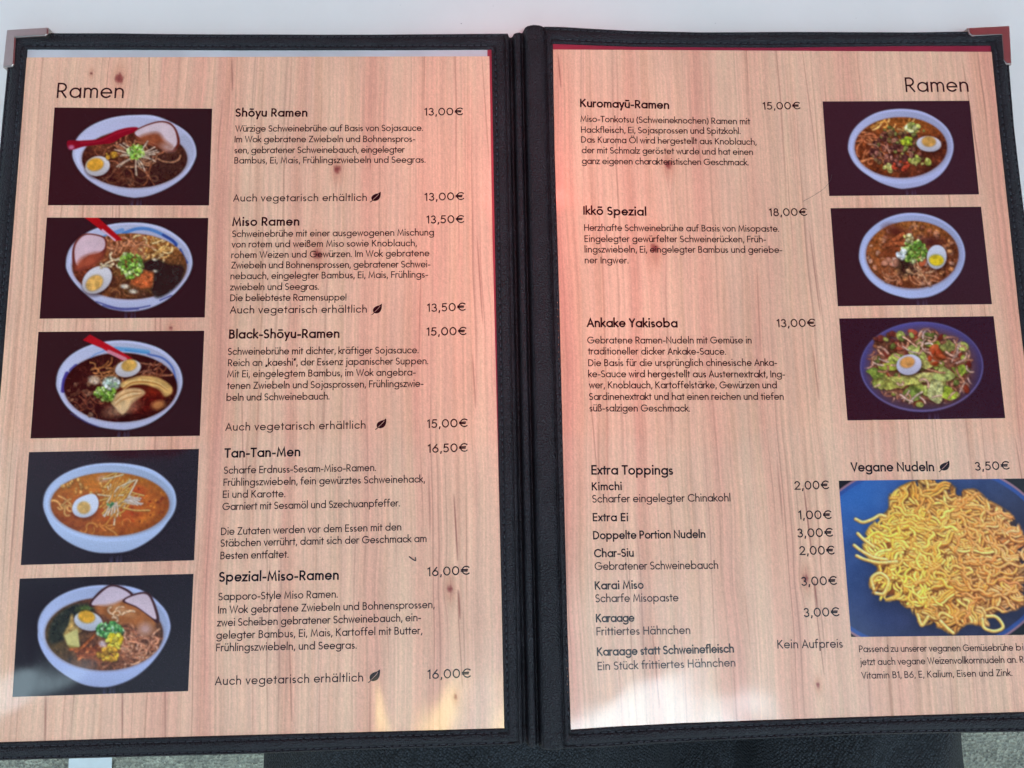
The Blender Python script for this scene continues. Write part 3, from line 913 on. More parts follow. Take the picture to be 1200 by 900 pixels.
def pic_shoyu():
    p = Pic([(131, 88), (1139, 95), (1118, 713), (88, 712)], 252, 158)
    p.back((52, 32, 38), (42, 35, 40), 3)
    p.bowl([(247, 370), (262, 450), (325, 535), (425, 602), (530, 645), (625, 664), (660, 664), (740, 650), (850, 606), (955, 535), (1015, 455), (1036, 365), (980, 250), (800, 150), (640, 137), (460, 165), (310, 255)],
           (641, 372, 394, 234), (642, 420, 338, 186))
    b = p.broth((642, 418, 336, 184), (58, 28, 26), (110, 62, 40), 5)
    p.put(p.ell(450, 330, 150, 80, 0, 60) * b * .6, (128, 76, 48))
    p.put(p.ell(830, 480, 150, 100, 0, 60) * b * .7, (44, 38, 36))
    p.put(p.ell(600, 215, 400, 105, 0, 3) * (1 - p.ell(642, 418, 336, 184)) * p.ell(641, 372, 378, 222) * .5, (205, 205, 230), None)
    p.noodles(p.ell(640, 390, 190, 110) * b, 46, 130, 11, [(165, 105, 72), (140, 84, 56), (180, 130, 95)], 'noodles', 11, edge=(50, 24, 20))
    p.noodles(p.ell(560, 520, 190, 60) * b, 16, 100, 10, [(110, 72, 50), (135, 95, 70)], 'noodles', 12, alpha=.7, edge=(45, 24, 20))
    p.put(p.poly([(634, 248), (700, 206), (790, 177), (862, 183), (908, 228), (932, 310), (905, 362), (868, 374), (760, 330), (690, 300)]), (112, 48, 36), 'pork_slice')
    p.put(p.poly([(642, 252), (700, 214), (790, 186), (855, 192), (897, 232), (914, 310), (893, 350), (865, 362), (760, 320), (690, 292)]), np.array((226, 204, 206)) * (0.92 + .14 * p.nz(60, 3)[..., None]), 'pork_slice')
    p.put(p.poly([(655, 292), (710, 262), (790, 252), (835, 300), (885, 345), (850, 372), (800, 350), (760, 330), (690, 315)], soft=8), np.array((150, 84, 54)) * (0.7 + .6 * p.nz(40, 8)[..., None]), 'pork_slice')
    p.put(p.ell(850, 345, 35, 20, 20, 10) * .8, (205, 180, 175))
    p.clip = None
    p.put(p.poly([(214, 304), (300, 302), (420, 290), (520, 240), (600, 218), (662, 218), (640, 246), (560, 280), (500, 316), (430, 326), (320, 340), (228, 362)]), np.array((150, 18, 40)) * (.85 + .3 * p.nz(80, 4)[..., None]), 'spoon')
    p.stroke([(300, 318), (420, 305), (520, 258), (620, 228)], 8, (190, 50, 70), 'spoon', alpha=.6)
    p.put(p.ell(238, 345, 18, 14, -10, 3), (205, 120, 150), 'spoon')
    p.egg(405, 465, 79, 63, -12, 390, 455, 52, (236, 172, 62), 7)
    p.bits(p.ell(490, 395, 40, 25), 9, 12, [(225, 170, 60), (200, 140, 50)], 'corn', 21)
    g = np.random.RandomState(4)
    for k in range(22):
        a = g.rand() * 6.28; r0, r1 = 25 + 20 * g.rand(), 80 + 70 * g.rand()
        c, s = math.cos(a), math.sin(a)
        p.stroke([(650 + c * r0, 400 + s * r0 * .8), (650 + c * (r0 + r1) / 2 + g.randn() * 6, 400 + s * (r0 + r1) / 2 * .8), (650 + c * r1, 402 + s * r1 * .85)], 10, (206, 180, 152), 'bean_sprouts', edge=(70, 40, 28), hi=(235, 220, 195))
    p.bits(p.ell(648, 372, 52, 46), 80, 9, GREENS, 'scallions', 22)
    p.finish(); return p

def pic_miso():
    p = Pic([(131, 52), (1117, 54), (1095, 663), (86, 671)], 252, 158)
    p.back((46, 32, 38), (40, 32, 38), 13)
    p.bowl([(248, 330), (262, 400), (320, 480), (400, 550), (480, 600), (580, 624), (680, 624), (780, 598), (880, 545), (960, 465), (1005, 390), (1017, 310), (970, 205), (830, 110), (640, 83), (440, 130), (300, 220)],
           (633, 325, 385, 242), (634, 355, 352, 203))
    for pts in ([(430, 568), (560, 606), (680, 606), (760, 592)], [(470, 592), (580, 616), (690, 612)], [(820, 560), (890, 530)]):
        p.stroke(pts, 7, (70, 80, 140), 'bowl')
    for pts in ([(596, 150), (680, 122), (760, 126), (850, 165), (922, 215)],): p.stroke(pts, 20, (88, 140, 196), 'bowl')
    p.stroke([(840, 160), (900, 195), (920, 225)], 16, (50, 80, 150), 'bowl')
    p.stroke([(470, 178), (590, 130)], 26, (120, 160, 205), 'bowl')
    p.stroke([(945, 250), (968, 300), (985, 330)], 16, (70, 95, 160), 'bowl')
    b = p.broth((634, 352, 350, 201), (92, 52, 36), (150, 92, 52), 15)
    p.put(p.ell(810, 235, 190, 90, 15, 60) * b * .8, (204, 132, 62))
    p.put(p.ell(820, 440, 170, 120, -10, 70) * b * .8, (56, 46, 36))
    p.put(p.ell(370, 400, 90, 90, 0, 40) * b * .5, (110, 40, 32))
    p.noodles(p.ell(820, 235, 140, 75) * b, 26, 130, 13, [(226, 176, 102), (214, 150, 76), (235, 200, 140)], 'noodles', 31, edge=(150, 90, 40), hi=(245, 220, 170))
    p.noodles(p.ell(570, 240, 120, 65) * b, 30, 130, 12, [(170, 108, 70), (190, 130, 92)], 'noodles', 32, edge=(90, 45, 30))
    p.noodles(p.ell(580, 450, 120, 90) * b, 16, 80, 11, [(150, 100, 60), (120, 90, 50)], 'noodles', 33, edge=(70, 40, 26), alpha=.8)
    p.put(p.poly([(284, 300), (296, 215), (345, 160), (405, 152), (484, 176), (494, 240), (470, 300), (400, 350), (310, 382)]), (118, 54, 44), 'pork_slice')
    p.put(p.poly([(300, 300), (306, 222), (350, 168), (405, 160), (476, 182), (482, 240), (440, 275), (380, 290), (320, 350)]), np.array((228, 196, 200)) * (.92 + .14 * p.nz(70, 2)[..., None]), 'pork_slice')
    p.put(p.poly([(310, 350), (345, 300), (420, 272), (470, 275), (450, 320), (390, 356), (320, 374)], soft=8), np.array((168, 84, 58)) * (.75 + .5 * p.nz(40, 6)[..., None]), 'pork_slice')
    p.clip = None
    p.put(p.poly([(352, 46), (438, 46), (592, 190), (548, 198)], False), np.array((186, 22, 30)) * (.85 + .3 * p.nz(90, 4)[..., None]), 'spoon')
    p.stroke([(470, 130), (545, 192)], 12, (232, 190, 205), 'spoon')
    p.put(p.poly([(722, 330), (800, 308), (880, 345), (962, 352), (955, 430), (890, 505), (800, 545), (765, 480), (782, 395), (712, 370)], soft=5), np.array((36, 36, 34)) * (.6 + .9 * p.nz(22, 9)[..., None]), 'seaweed')
    p.put(p.poly([(655, 395), (720, 375), (782, 392), (774, 480), (706, 492), (640, 458)], False, 4), np.array((196, 104, 58)) * (.75 + .5 * p.nz(35, 19)[..., None]), 'bamboo')
    p.egg(436, 436, 100, 74, -38, 420, 455, 55, (234, 182, 100), 17)
    p.noodles(p.ell(550, 330, 50, 30), 7, 70, 13, [(220, 200, 160)], 'bean_sprouts', 35, edge=(90, 60, 40))
    p.bits(p.ell(640, 345, 72, 80), 120, 10, GREENS, 'scallions', 36)
    for x, y in ((605, 476), (656, 506), (788, 312), (790, 382)): p.put(p.ell(x, y, 26 if y > 400 else 12, 13 if y > 400 else 7, 5, 3), (218, 205, 180), 'mushroom')
    p.finish(); return p

def pic_black():
    p = Pic([(131, 47), (1144, 39), (1117, 682), (83, 698)], 252, 162)
    p.back((46, 34, 38), (38, 34, 40), 23)
    p.bowl([(240, 355), (255, 430), (310, 515), (400, 585), (500, 628), (620, 646), (700, 642), (800, 612), (900, 550), (975, 465), (1010, 350), (970, 235), (850, 140), (640, 100), (430, 145), (290, 250)],
           (625, 350, 385, 250), (632, 390, 348, 212))
    for pts, c, w in (([(330, 548), (420, 600), (500, 630)], (70, 70, 130), 6), ([(600, 152), (690, 158), (800, 172)], (112, 172, 210), 26), ([(660, 160), (800, 178)], (80, 150, 200), 10),
                      ([(800, 185), (890, 210), (950, 270), (972, 360)], (92, 118, 180), 12), ([(440, 215), (480, 185), (530, 165)], (130, 160, 205), 9), ([(280, 410), (288, 350), (305, 305)], (74, 70, 150), 26), ([(330, 285), (360, 258)], (92, 92, 160), 26)):
        p.stroke(pts, w, c, 'bowl')
    b = p.broth((632, 388, 346, 211), (38, 16, 16), (78, 36, 28), 25)
    p.noodles(p.ell(800, 280, 110, 55) * b, 14, 120, 11, [(170, 110, 80), (130, 75, 50)], 'noodles', 41, edge=(40, 18, 14))
    p.noodles(p.ell(540, 295, 120, 40) * b, 22, 110, 11, [(150, 96, 55), (186, 126, 76)], 'noodles', 42, edge=(40, 18, 14), ang=0)
    p.bits(p.ell(400, 470, 110, 110) * b, 46, 11, [(118, 74, 56), (92, 52, 42), (150, 110, 84)], 'broth', 43, ring=True)
    p.noodles(p.ell(420, 500, 100, 60) * b, 9, 80, 9, [(128, 70, 50)], 'noodles', 44, edge=(40, 18, 14))
    tx = p.nz(34, 5)[..., None]
    p.put(p.poly([(590, 470), (650, 350), (745, 318), (862, 328), (944, 380), (946, 430), (880, 480), (800, 530), (660, 540)], soft=6), np.array((92, 34, 22)) * (.7 + .6 * tx), 'pork_slice')
    p.put(p.poly([(632, 372), (680, 336), (760, 318), (862, 330), (940, 380), (944, 424), (900, 446), (862, 404), (780, 372), (700, 376), (650, 396)], soft=3), np.array((226, 180, 108)) * (.72 + .5 * tx), 'pork_slice')
    for r, c in ((0, (246, 214, 150)), (12, (176, 108, 52)), (22, (238, 196, 120))):
        p.stroke([(648, 384 + r), (700, 350 + r), (780, 344 + r), (860, 362 + r * .8), (918, 404 + r * .5)], 7, c, 'pork_slice', alpha=.75)
    p.put(p.poly([(572, 478), (606, 428), (680, 396), (752, 398), (784, 424), (742, 462), (700, 492), (672, 530), (640, 554), (606, 520)], soft=3), np.array((232, 190, 134)) * (.74 + .46 * tx), 'pork_slice')
    for r, c in ((0, (178, 112, 60)), (14, (250, 224, 176)), (30, (190, 124, 70))):
        p.stroke([(600, 470 + r), (640, 438 + r), (700, 416 + r), (760, 418 + r * .4)], 6, c, 'pork_slice', alpha=.7)
    p.put(p.poly([(700, 500), (770, 446), (850, 408), (892, 452), (850, 520), (720, 552)], soft=12), np.array((84, 22, 16)) * (.7 + .6 * tx), 'broth')
    p.put(p.ell(862, 496, 42, 26, -12, 6), np.array((186, 124, 74)) * (.75 + .5 * tx), 'pork_slice')
    p.put(p.ell(826, 420, 26, 14, 20, 10) * .6, (196, 60, 30))
    p.put(p.ell(640, 520, 70, 26, -15, 16) * .7, (238, 205, 160))
    p.clip = None
    p.put(p.poly([(400, 98), (445, 62), (600, 150), (706, 212), (640, 226), (520, 150)], False), np.array((196, 28, 40)) * (.85 + .3 * p.nz(90, 4)[..., None]), 'spoon')
    p.stroke([(560, 170), (660, 216)], 24, (222, 160, 172), 'spoon', alpha=.85)
    p.egg(677, 273, 80, 52, -14, 684, 254, 46, (228, 178, 92), 27)
    p.put(p.ell(470, 345, 36, 26, 10, 4), (206, 178, 150), 'onion')
    p.put(p.ell(575, 365, 56, 40, 0, 5), np.array((176, 196, 170)) * (.8 + .35 * p.nz(18, 6)[..., None]), 'scallions')
    p.bits(p.ell(535, 425, 62, 46), 90, 9.5, GREENS, 'scallions', 45)
    p.bits(p.ell(580, 365, 50, 36), 14, 12, [(190, 210, 190), (150, 185, 130), (220, 225, 215)], 'scallions', 46)
    p.finish(); return p

def pic_tantan():
    p = Pic([(121, 49), (1117, 31), (1088, 683), (71, 710)], 252, 164)
    p.back((46, 32, 40), (46, 38, 46), 33)
    p.put(p.ell(330, 40, 200, 70, 0, 120) * .5, (64, 26, 40))
    p.bowl([(203, 350), (225, 440), (280, 525), (370, 590), (480, 632), (590, 642), (700, 630), (800, 585), (890, 515), (950, 430), (982, 340), (950, 240), (820, 145), (600, 114), (380, 160), (250, 260)],
           (593, 345, 390, 231), (594, 360, 350, 188), (196, 210, 238), (202, 216, 244))
    b = p.broth((594, 357, 347, 186), (172, 84, 34), (214, 122, 44), 35, 30)
    p.put(p.ell(560, 205, 260, 45, 0, 50) * b * .6, (222, 150, 42))
    p.put(p.ell(400, 440, 150, 80, 0, 60) * b * .45, (150, 70, 40))
    p.bits(p.ell(760, 350, 160, 110) * b, 60, 6, [(190, 70, 24), (120, 50, 24), (230, 140, 50)], 'broth', 51)
    p.bits(p.ell(450, 250, 150, 60) * b, 22, 10, [(232, 170, 90), (220, 150, 70)], 'noodles', 52)
    p.noodles(p.ell(540, 480, 130, 40) * b, 8, 90, 10, [(216, 146, 70), (206, 130, 60)], 'noodles', 53, edge=(130, 60, 24))
    p.noodles(p.ell(335, 380, 50, 30) * b, 7, 80, 11, [(228, 170, 100)], 'noodles', 54, edge=(130, 60, 24))
    p.put(p.ell(555, 208, 34, 18, 0, 5), (206, 160, 130), 'onion')
    p.put(p.ell(735, 295, 45, 30, 0, 18) * .9, (206, 60, 26), 'broth')
    p.put(p.ell(650, 400, 80, 30, 0, 20) * .7, (206, 72, 36), 'broth')
    p.put(p.poly([(376, 392), (396, 345), (450, 312), (500, 304), (530, 345), (518, 400), (480, 436), (430, 446), (386, 428)], soft=10) * .6, (70, 30, 20))
    p.put(p.poly([(372, 380), (392, 335), (446, 305), (500, 298), (527, 340), (517, 392), (480, 426), (430, 436), (385, 418)]), np.array((224, 226, 238)) * (1.0 - .12 * np.clip((p.Y - 380) / 60, 0, 1)[..., None]), 'egg')
    p.put(p.ell(440, 378, 39, 37, 0, 3), np.array((226, 180, 108)) * (.78 + .4 * p.nz(22, 6)[..., None]), 'egg')
    g = np.random.RandomState(8)
    for k in range(64):
        cx, cy = max(596, 640 + g.randn() * 42), 318 + g.randn() * 40
        a = math.radians(-52 + g.randn() * 24 + (40 if cx > 670 else 0)); L = 45 + 45 * g.rand()
        col = [(228, 168, 66), (236, 190, 96), (222, 140, 50), (232, 216, 190)][g.randint(4)]
        p.stroke([(cx - math.cos(a) * L, cy - math.sin(a) * L), (cx + g.randn() * 5, cy + g.randn() * 5), (cx + math.cos(a) * L, cy + math.sin(a) * L)], 9, col, 'carrot_strips', edge=(120, 60, 20), hi=(250, 225, 150))
    for k in range(10):
        x0 = 680 + g.rand() * 30; y0 = 300 + g.rand() * 50
        p.stroke([(x0, y0), (x0 + 35, y0 + 8), (x0 + 60 + 20 * g.rand(), y0 + 35 * g.rand())], 8, (226, 214, 200), 'leek_strips', edge=(130, 60, 30))
    for k in range(5): p.stroke([(600 + 8 * k, 350), (560 + 20 * k, 430 - 8 * k)], 8, (230, 216, 200), 'leek_strips', edge=(130, 60, 30))
    p.bits(p.ell(600, 362, 20, 14), 7, 9, [(90, 140, 90), (60, 110, 70)], 'scallions', 55)
    p.finish(2, .10, .15); return p

def pic_spezial():
    p = Pic([(116, 66), (1135, 37), (1102, 725), (73, 759)], 252, 166)
    p.back((44, 35, 42), (44, 36, 44), 43)
    p.bowl([(220, 390), (240, 480), (300, 570), (390, 640), (480, 685), (570, 702), (660, 696), (770, 655), (870, 580), (950, 480), (990, 390), (997, 330), (960, 240), (840, 140), (680, 104), (500, 132), (330, 225), (250, 300)],
           (608, 352, 388, 248), (610, 395, 348, 215), (192, 202, 238), (200, 210, 242))
    b = p.broth((610, 392, 345, 213), (98, 58, 42), (142, 90, 60), 45)
    p.put(p.ell(340, 420, 110, 130, 20, 60) * b * .8, (84, 76, 46))
    p.noodles(p.ell(810, 470, 120, 100) * b, 46, 130, 12, [(204, 140, 106), (180, 112, 80), (222, 166, 130)], 'noodles', 61, edge=(110, 58, 40))
    p.noodles(p.ell(640, 555, 180, 50) * b, 18, 110, 10, [(160, 100, 70)], 'noodles', 62, edge=(96, 52, 36), alpha=.8)
    p.put(p.poly([(285, 400), (300, 330), (350, 270), (430, 222), (545, 222), (550, 262), (450, 290), (410, 340), (380, 420), (300, 450)], soft=5), np.array((48, 50, 40)) * (.6 + .9 * p.nz(24, 7)[..., None]), 'seaweed')
    p.put(p.ell(500, 240, 45, 14, -10, 6) * .8, (96, 120, 50), 'seaweed')
    p.put(p.poly([(520, 220), (575, 146), (645, 103), (725, 118), (782, 163), (745, 205), (655, 245), (560, 240)]), (72, 34, 36), 'pork_slice')
    p.put(p.poly([(535, 215), (585, 156), (648, 113), (715, 128), (766, 166), (735, 200), (650, 234), (570, 228)]), np.array((222, 200, 210)) * (.93 + .12 * p.nz(60, 8)[..., None]), 'pork_slice')
    p.put(p.poly([(550, 232), (650, 222), (720, 195), (800, 200), (880, 270), (915, 330), (880, 400), (830, 400), (780, 340), (690, 330), (600, 280)], soft=6), np.array((184, 112, 60)) * (.72 + .5 * p.nz(45, 9)[..., None]), 'pork_slice')
    p.put(p.poly([(715, 200), (780, 158), (860, 146), (898, 190), (932, 292), (920, 330), (870, 290), (800, 240)]), (72, 34, 36), 'pork_slice')
    p.put(p.poly([(730, 198), (785, 167), (852, 157), (886, 196), (915, 290), (905, 306), (860, 275), (800, 232)]), np.array((224, 200, 208)) * (.93 + .12 * p.nz(60, 8)[..., None]), 'pork_slice')
    p.put(p.ell(715, 255, 55, 16, 25, 8) * .8, (220, 165, 120)); p.put(p.ell(850, 365, 38, 34, 0, 12) * .9, (208, 168, 160), 'pork_slice')
    p.noodles(p.ell(680, 285, 40, 25), 6, 60, 12, [(222, 180, 140)], 'noodles', 63, edge=(120, 66, 36))
    p.put(p.poly([(420, 275), (440, 330), (480, 370), (400, 410), (370, 400), (400, 340)], soft=4), (196, 158, 92), 'potato')
    p.put(p.poly([(374, 402), (452, 360), (468, 476), (392, 458)], False, 3), np.array((222, 208, 134)) * (.86 + .25 * p.nz(40, 5)[..., None]), 'butter')
    p.put(p.poly([(400, 460), (466, 470), (466, 484), (410, 478)], False, 3) * .8, (190, 170, 80), 'butter')
    p.egg(516, 318, 84, 56, 12, 506, 292, 48, (226, 168, 56), 47, (222, 222, 232))
    p.noodles(p.ell(490, 500, 90, 45) * b, 20, 120, 15, [(176, 96, 50), (150, 76, 42), (196, 120, 70)], 'bamboo', 64, edge=(84, 42, 28), ang=-35, turn=.1)
    p.bits(p.ell(640, 370, 82, 48), 120, 10, [(88, 156, 80), (60, 120, 62), (130, 186, 110), (180, 214, 170)], 'scallions', 65)
    p.bits(p.ell(670, 435, 50, 42), 40, 14, [(236, 196, 40), (222, 176, 30), (244, 212, 80)], 'corn', 66)
    p.bits(p.ell(630, 510, 62, 36), 30, 14, [(226, 164, 50), (210, 150, 50), (232, 180, 60)], 'corn', 67)
    p.put(p.ell(600, 452, 22, 18, 20, 4), (220, 190, 186), 'onion')
    p.finish(); return p

def pic_kuromayu():
    p = Pic([(67, 187), (893, 183), (947, 709), (104, 719)], 240, 154)
    p.back((60, 40, 50), (56, 42, 52), 53)
    p.bowl([(210, 440), (230, 510), (290, 580), (380, 640), (480, 674), (540, 677), (640, 655), (730, 600), (785, 520), (802, 430), (760, 330), (640, 250), (500, 230), (360, 255), (255, 335)],
           (506, 440, 296, 210), (507, 450, 262, 172), (196, 202, 236), (202, 208, 240))
    b = p.broth((507, 447, 259, 170), (88, 44, 28), (156, 80, 40), 55, 30)
    p.put(p.ell(500, 310, 170, 40, 0, 30) * b * .6, (206, 130, 50))
    p.put(p.ell(640, 570, 110, 50, -20, 50) * b * .7, (84, 46, 38))
    p.noodles(p.ell(440, 330, 120, 40) * b, 10, 110, 12, [(222, 160, 80), (230, 180, 110)], 'noodles', 71, edge=(130, 66, 30), ang=-15)
    p.noodles(p.ell(330, 460, 70, 100) * b, 20, 90, 10, [(196, 120, 76), (210, 140, 90)], 'noodles', 72, edge=(110, 52, 30))
    p.bits(p.ell(490, 460, 150, 110) * b, 190, 11, [(96, 56, 52), (70, 40, 36), (130, 80, 64), (112, 92, 60), (150, 100, 84)], 'minced_pork', 73)
    p.bits(p.ell(520, 400, 150, 90) * b, 26, 10, [(130, 140, 70), (110, 120, 60)], 'cabbage', 74)
    p.bits(p.ell(560, 330, 40, 18) * b, 10, 16, [(196, 200, 110), (216, 214, 150), (160, 176, 80)], 'cabbage', 75)
    p.bits(p.ell(545, 415, 28, 22), 10, 13, [(190, 205, 60), (150, 176, 50)], 'scallions', 76)
    p.bits(p.ell(610, 520, 60, 25) * b, 12, 16, [(200, 196, 110), (170, 176, 80)], 'cabbage', 77)
    p.bits(p.ell(435, 560, 30, 20), 6, 14, [(196, 190, 110)], 'cabbage', 78)
    p.noodles(p.ell(460, 440, 120, 80), 9, 46, 7, [(206, 160, 130), (190, 130, 104)], 'bean_sprouts', 79, edge=(80, 44, 36))
    p.bits(p.ell(520, 550, 60, 24), 14, 12, [(196, 80, 50), (170, 66, 44)], 'minced_pork', 80)
    p.egg(664, 428, 70, 44, 5, 664, 415, 38, (226, 172, 92), 57, (226, 224, 232))
    p.finish(); return p

def pic_ikko():
    p = Pic([(111, 43), (958, 35), (1020, 583), (153, 594)], 240, 154)
    p.back((56, 38, 46), (56, 44, 54), 63)
    p.bowl([(272, 300), (285, 370), (340, 450), (420, 510), (520, 546), (590, 551), (680, 538), (770, 490), (840, 400), (868, 310), (840, 220), (750, 120), (580, 70), (430, 100), (310, 190)],
           (570, 308, 298, 238), (571, 310, 263, 192), (190, 200, 236), (196, 206, 240))
    b = p.broth((571, 306, 260, 189), (120, 66, 40), (160, 96, 60), 65, 34)
    p.put(p.ell(560, 150, 190, 40, 0, 36) * b * .6, (210, 140, 56)); p.put(p.ell(370, 260, 60, 90, 20, 40) * b * .5, (206, 120, 50))
    p.bits(p.ell(570, 310, 250, 175) * b, 90, 14, [(180, 122, 90), (206, 150, 120), (150, 90, 60), (196, 130, 80)], 'minced_pork', 81)
    p.noodles(p.ell(570, 440, 170, 40) * b, 18, 100, 9, [(190, 128, 90)], 'noodles', 82, edge=(112, 62, 40))
    p.put(p.ell(480, 180, 60, 34, 20, 14), (98, 48, 36), 'pork_slice'); p.put(p.ell(670, 235, 60, 26, 10, 14), (80, 40, 36), 'pork_slice')
    p.noodles(p.ell(430, 290, 50, 60), 9, 110, 20, [(140, 76, 44), (166, 92, 54)], 'bamboo', 83, edge=(80, 40, 24), turn=.1, ang=-50)
    p.bits(p.ell(450, 345, 40, 30), 9, 20, [(224, 180, 160), (206, 140, 110)], 'pork_slice', 84)
    p.bits(p.ell(610, 355, 50, 26), 9, 18, [(226, 180, 164), (186, 96, 60)], 'pork_slice', 85)
    p.put(p.ell(530, 360, 36, 60, 10, 10), np.array((50, 44, 34)) * (.6 + .8 * p.nz(16, 5)[..., None]), 'seaweed')
    p.bits(p.ell(560, 400, 50, 25), 12, 12, [(70, 46, 36), (190, 150, 110)], 'minced_pork', 86)
    p.bits(p.ell(580, 290, 72, 62), 130, 10, GREENS, 'scallions', 87, ring=False)
    p.bits(p.ell(510, 305, 24, 24), 7, 14, [(222, 226, 226), (200, 214, 206)], 'leek', 88)
    p.bits(p.ell(550, 215, 30, 22), 8, 15, [(220, 206, 150), (200, 190, 110)], 'ginger', 89)
    p.noodles(p.ell(620, 395, 40, 26), 8, 60, 8, [(206, 160, 120)], 'noodles', 90, edge=(110, 62, 40))
    p.egg(708, 320, 56, 68, 6, 706, 338, 40, (226, 196, 48), 67, (220, 222, 232))
    p.finish(); return p

def pic_yakisoba():
    p = Pic([(116, 66), (1022, 53), (1090, 650), (166, 663)], 244, 160)
    p.back((52, 34, 46), (46, 40, 54), 73)
    r = p.ell(600, 350, 361, 264)
    p.put(r, (128, 132, 186), 'plate')
    t = np.clip(((p.X - 250) / 720 * .35 + (p.Y - 90) / 520 * .75), 0, 1)[..., None]
    p.put(p.ell(600, 346, 354, 256), np.array((102, 110, 184)) * (1 - t) + np.array((58, 56, 82)) * t, 'plate')
    p.put(p.ell(590, 360, 320, 226, 0, 40) * .5, (44, 40, 62))
    f = p.poly([(310, 300), (350, 210), (460, 165), (600, 140), (740, 165), (830, 220), (890, 290), (890, 420), (840, 500), (740, 560), (600, 572), (450, 550), (360, 490), (305, 400)], soft=24)
    n = p.nz(40, 74)[..., None]; p.clip = p.ell(596, 356, 316, 226, 0, 8)
    p.put(f, np.array((98, 58, 40)) * (1 - n) + np.array((160, 110, 80)) * n, 'noodles')
    p.noodles(f, 70, 90, 12, [(176, 120, 92), (150, 96, 70), (196, 146, 112)], 'noodles', 91, edge=(70, 36, 26))
    p.bits(p.ell(500, 210, 190, 60), 60, 16, [(112, 56, 46), (92, 60, 40), (130, 84, 56)], 'pork_slice', 92)
    p.bits(f, 40, 22, [(150, 66, 40), (170, 84, 60), (128, 54, 40)], 'pork_slice', 93, asp=.4)
    p.bits(f, 46, 26, [(150, 164, 72), (124, 142, 62), (172, 184, 92), (104, 122, 56)], 'cabbage', 94)
    g = np.random.RandomState(95)
    for cx, cy, rx, ry, c in ((340, 385, 40, 34, (120, 142, 60)), (410, 350, 60, 30, (160, 176, 66)), (440, 450, 70, 40, (172, 176, 84)), (530, 430, 90, 36, (182, 184, 96)), (550, 510, 50, 46, (118, 142, 66)), (640, 410, 80, 28, (190, 190, 112)), (690, 490, 56, 66, (196, 200, 130)), (760, 510, 40, 36, (168, 190, 66)), (740, 400, 60, 40, (176, 186, 104)), (820, 370, 34, 40, (150, 176, 66)), (640, 170, 50, 24, (96, 112, 52)), (556, 250, 36, 30, (176, 190, 100)), (672, 222, 30, 22, (150, 172, 60)), (620, 335, 46, 30, (176, 176, 96)), (750, 235, 40, 34, (140, 146, 78))):
        k = 9; pts = [(cx + rx * (1 + .22 * g.randn()) * math.cos(6.283 * q / k), cy + ry * (1 + .22 * g.randn()) * math.sin(6.283 * q / k)) for q in range(k)]
        p.put(p.poly([(x + 4, y + 8) for x, y in pts], soft=8) * .55, (60, 40, 26))
        p.put(p.poly(pts), np.clip(np.array(c) * (.62 + .72 * p.nz(26, 96 + int(cx) % 7)[..., None]), 0, 255), 'cabbage')
    p.noodles(f, 40, 80, 11, [(206, 166, 136), (190, 140, 106)], 'noodles', 97, edge=(80, 44, 30))
    p.noodles(f * (1 - p.ell(590, 350, 190, 120)), 20, 80, 9, [(212, 186, 160), (196, 166, 140)], 'bean_sprouts', 98, edge=(90, 56, 44), hi=(240, 225, 210), turn=.3)
    p.bits(p.ell(680, 290, 40, 50), 9, 24, [(164, 70, 36), (186, 96, 52)], 'pork_slice', 99, asp=.4)
    p.egg(525, 340, 74, 60, -12, 515, 326, 42, (228, 168, 92), 77, (224, 226, 238))
    p.img = np.clip(p.img * np.where(np.isin(p.ids, [k for k, q in enumerate(p.names) if q not in ('backdrop', 'plate', 'egg')]), 1.04, 1.0)[..., None] * np.array((1.0, .97, 1.0)), 0, 255); p.finish(2, .30); return p

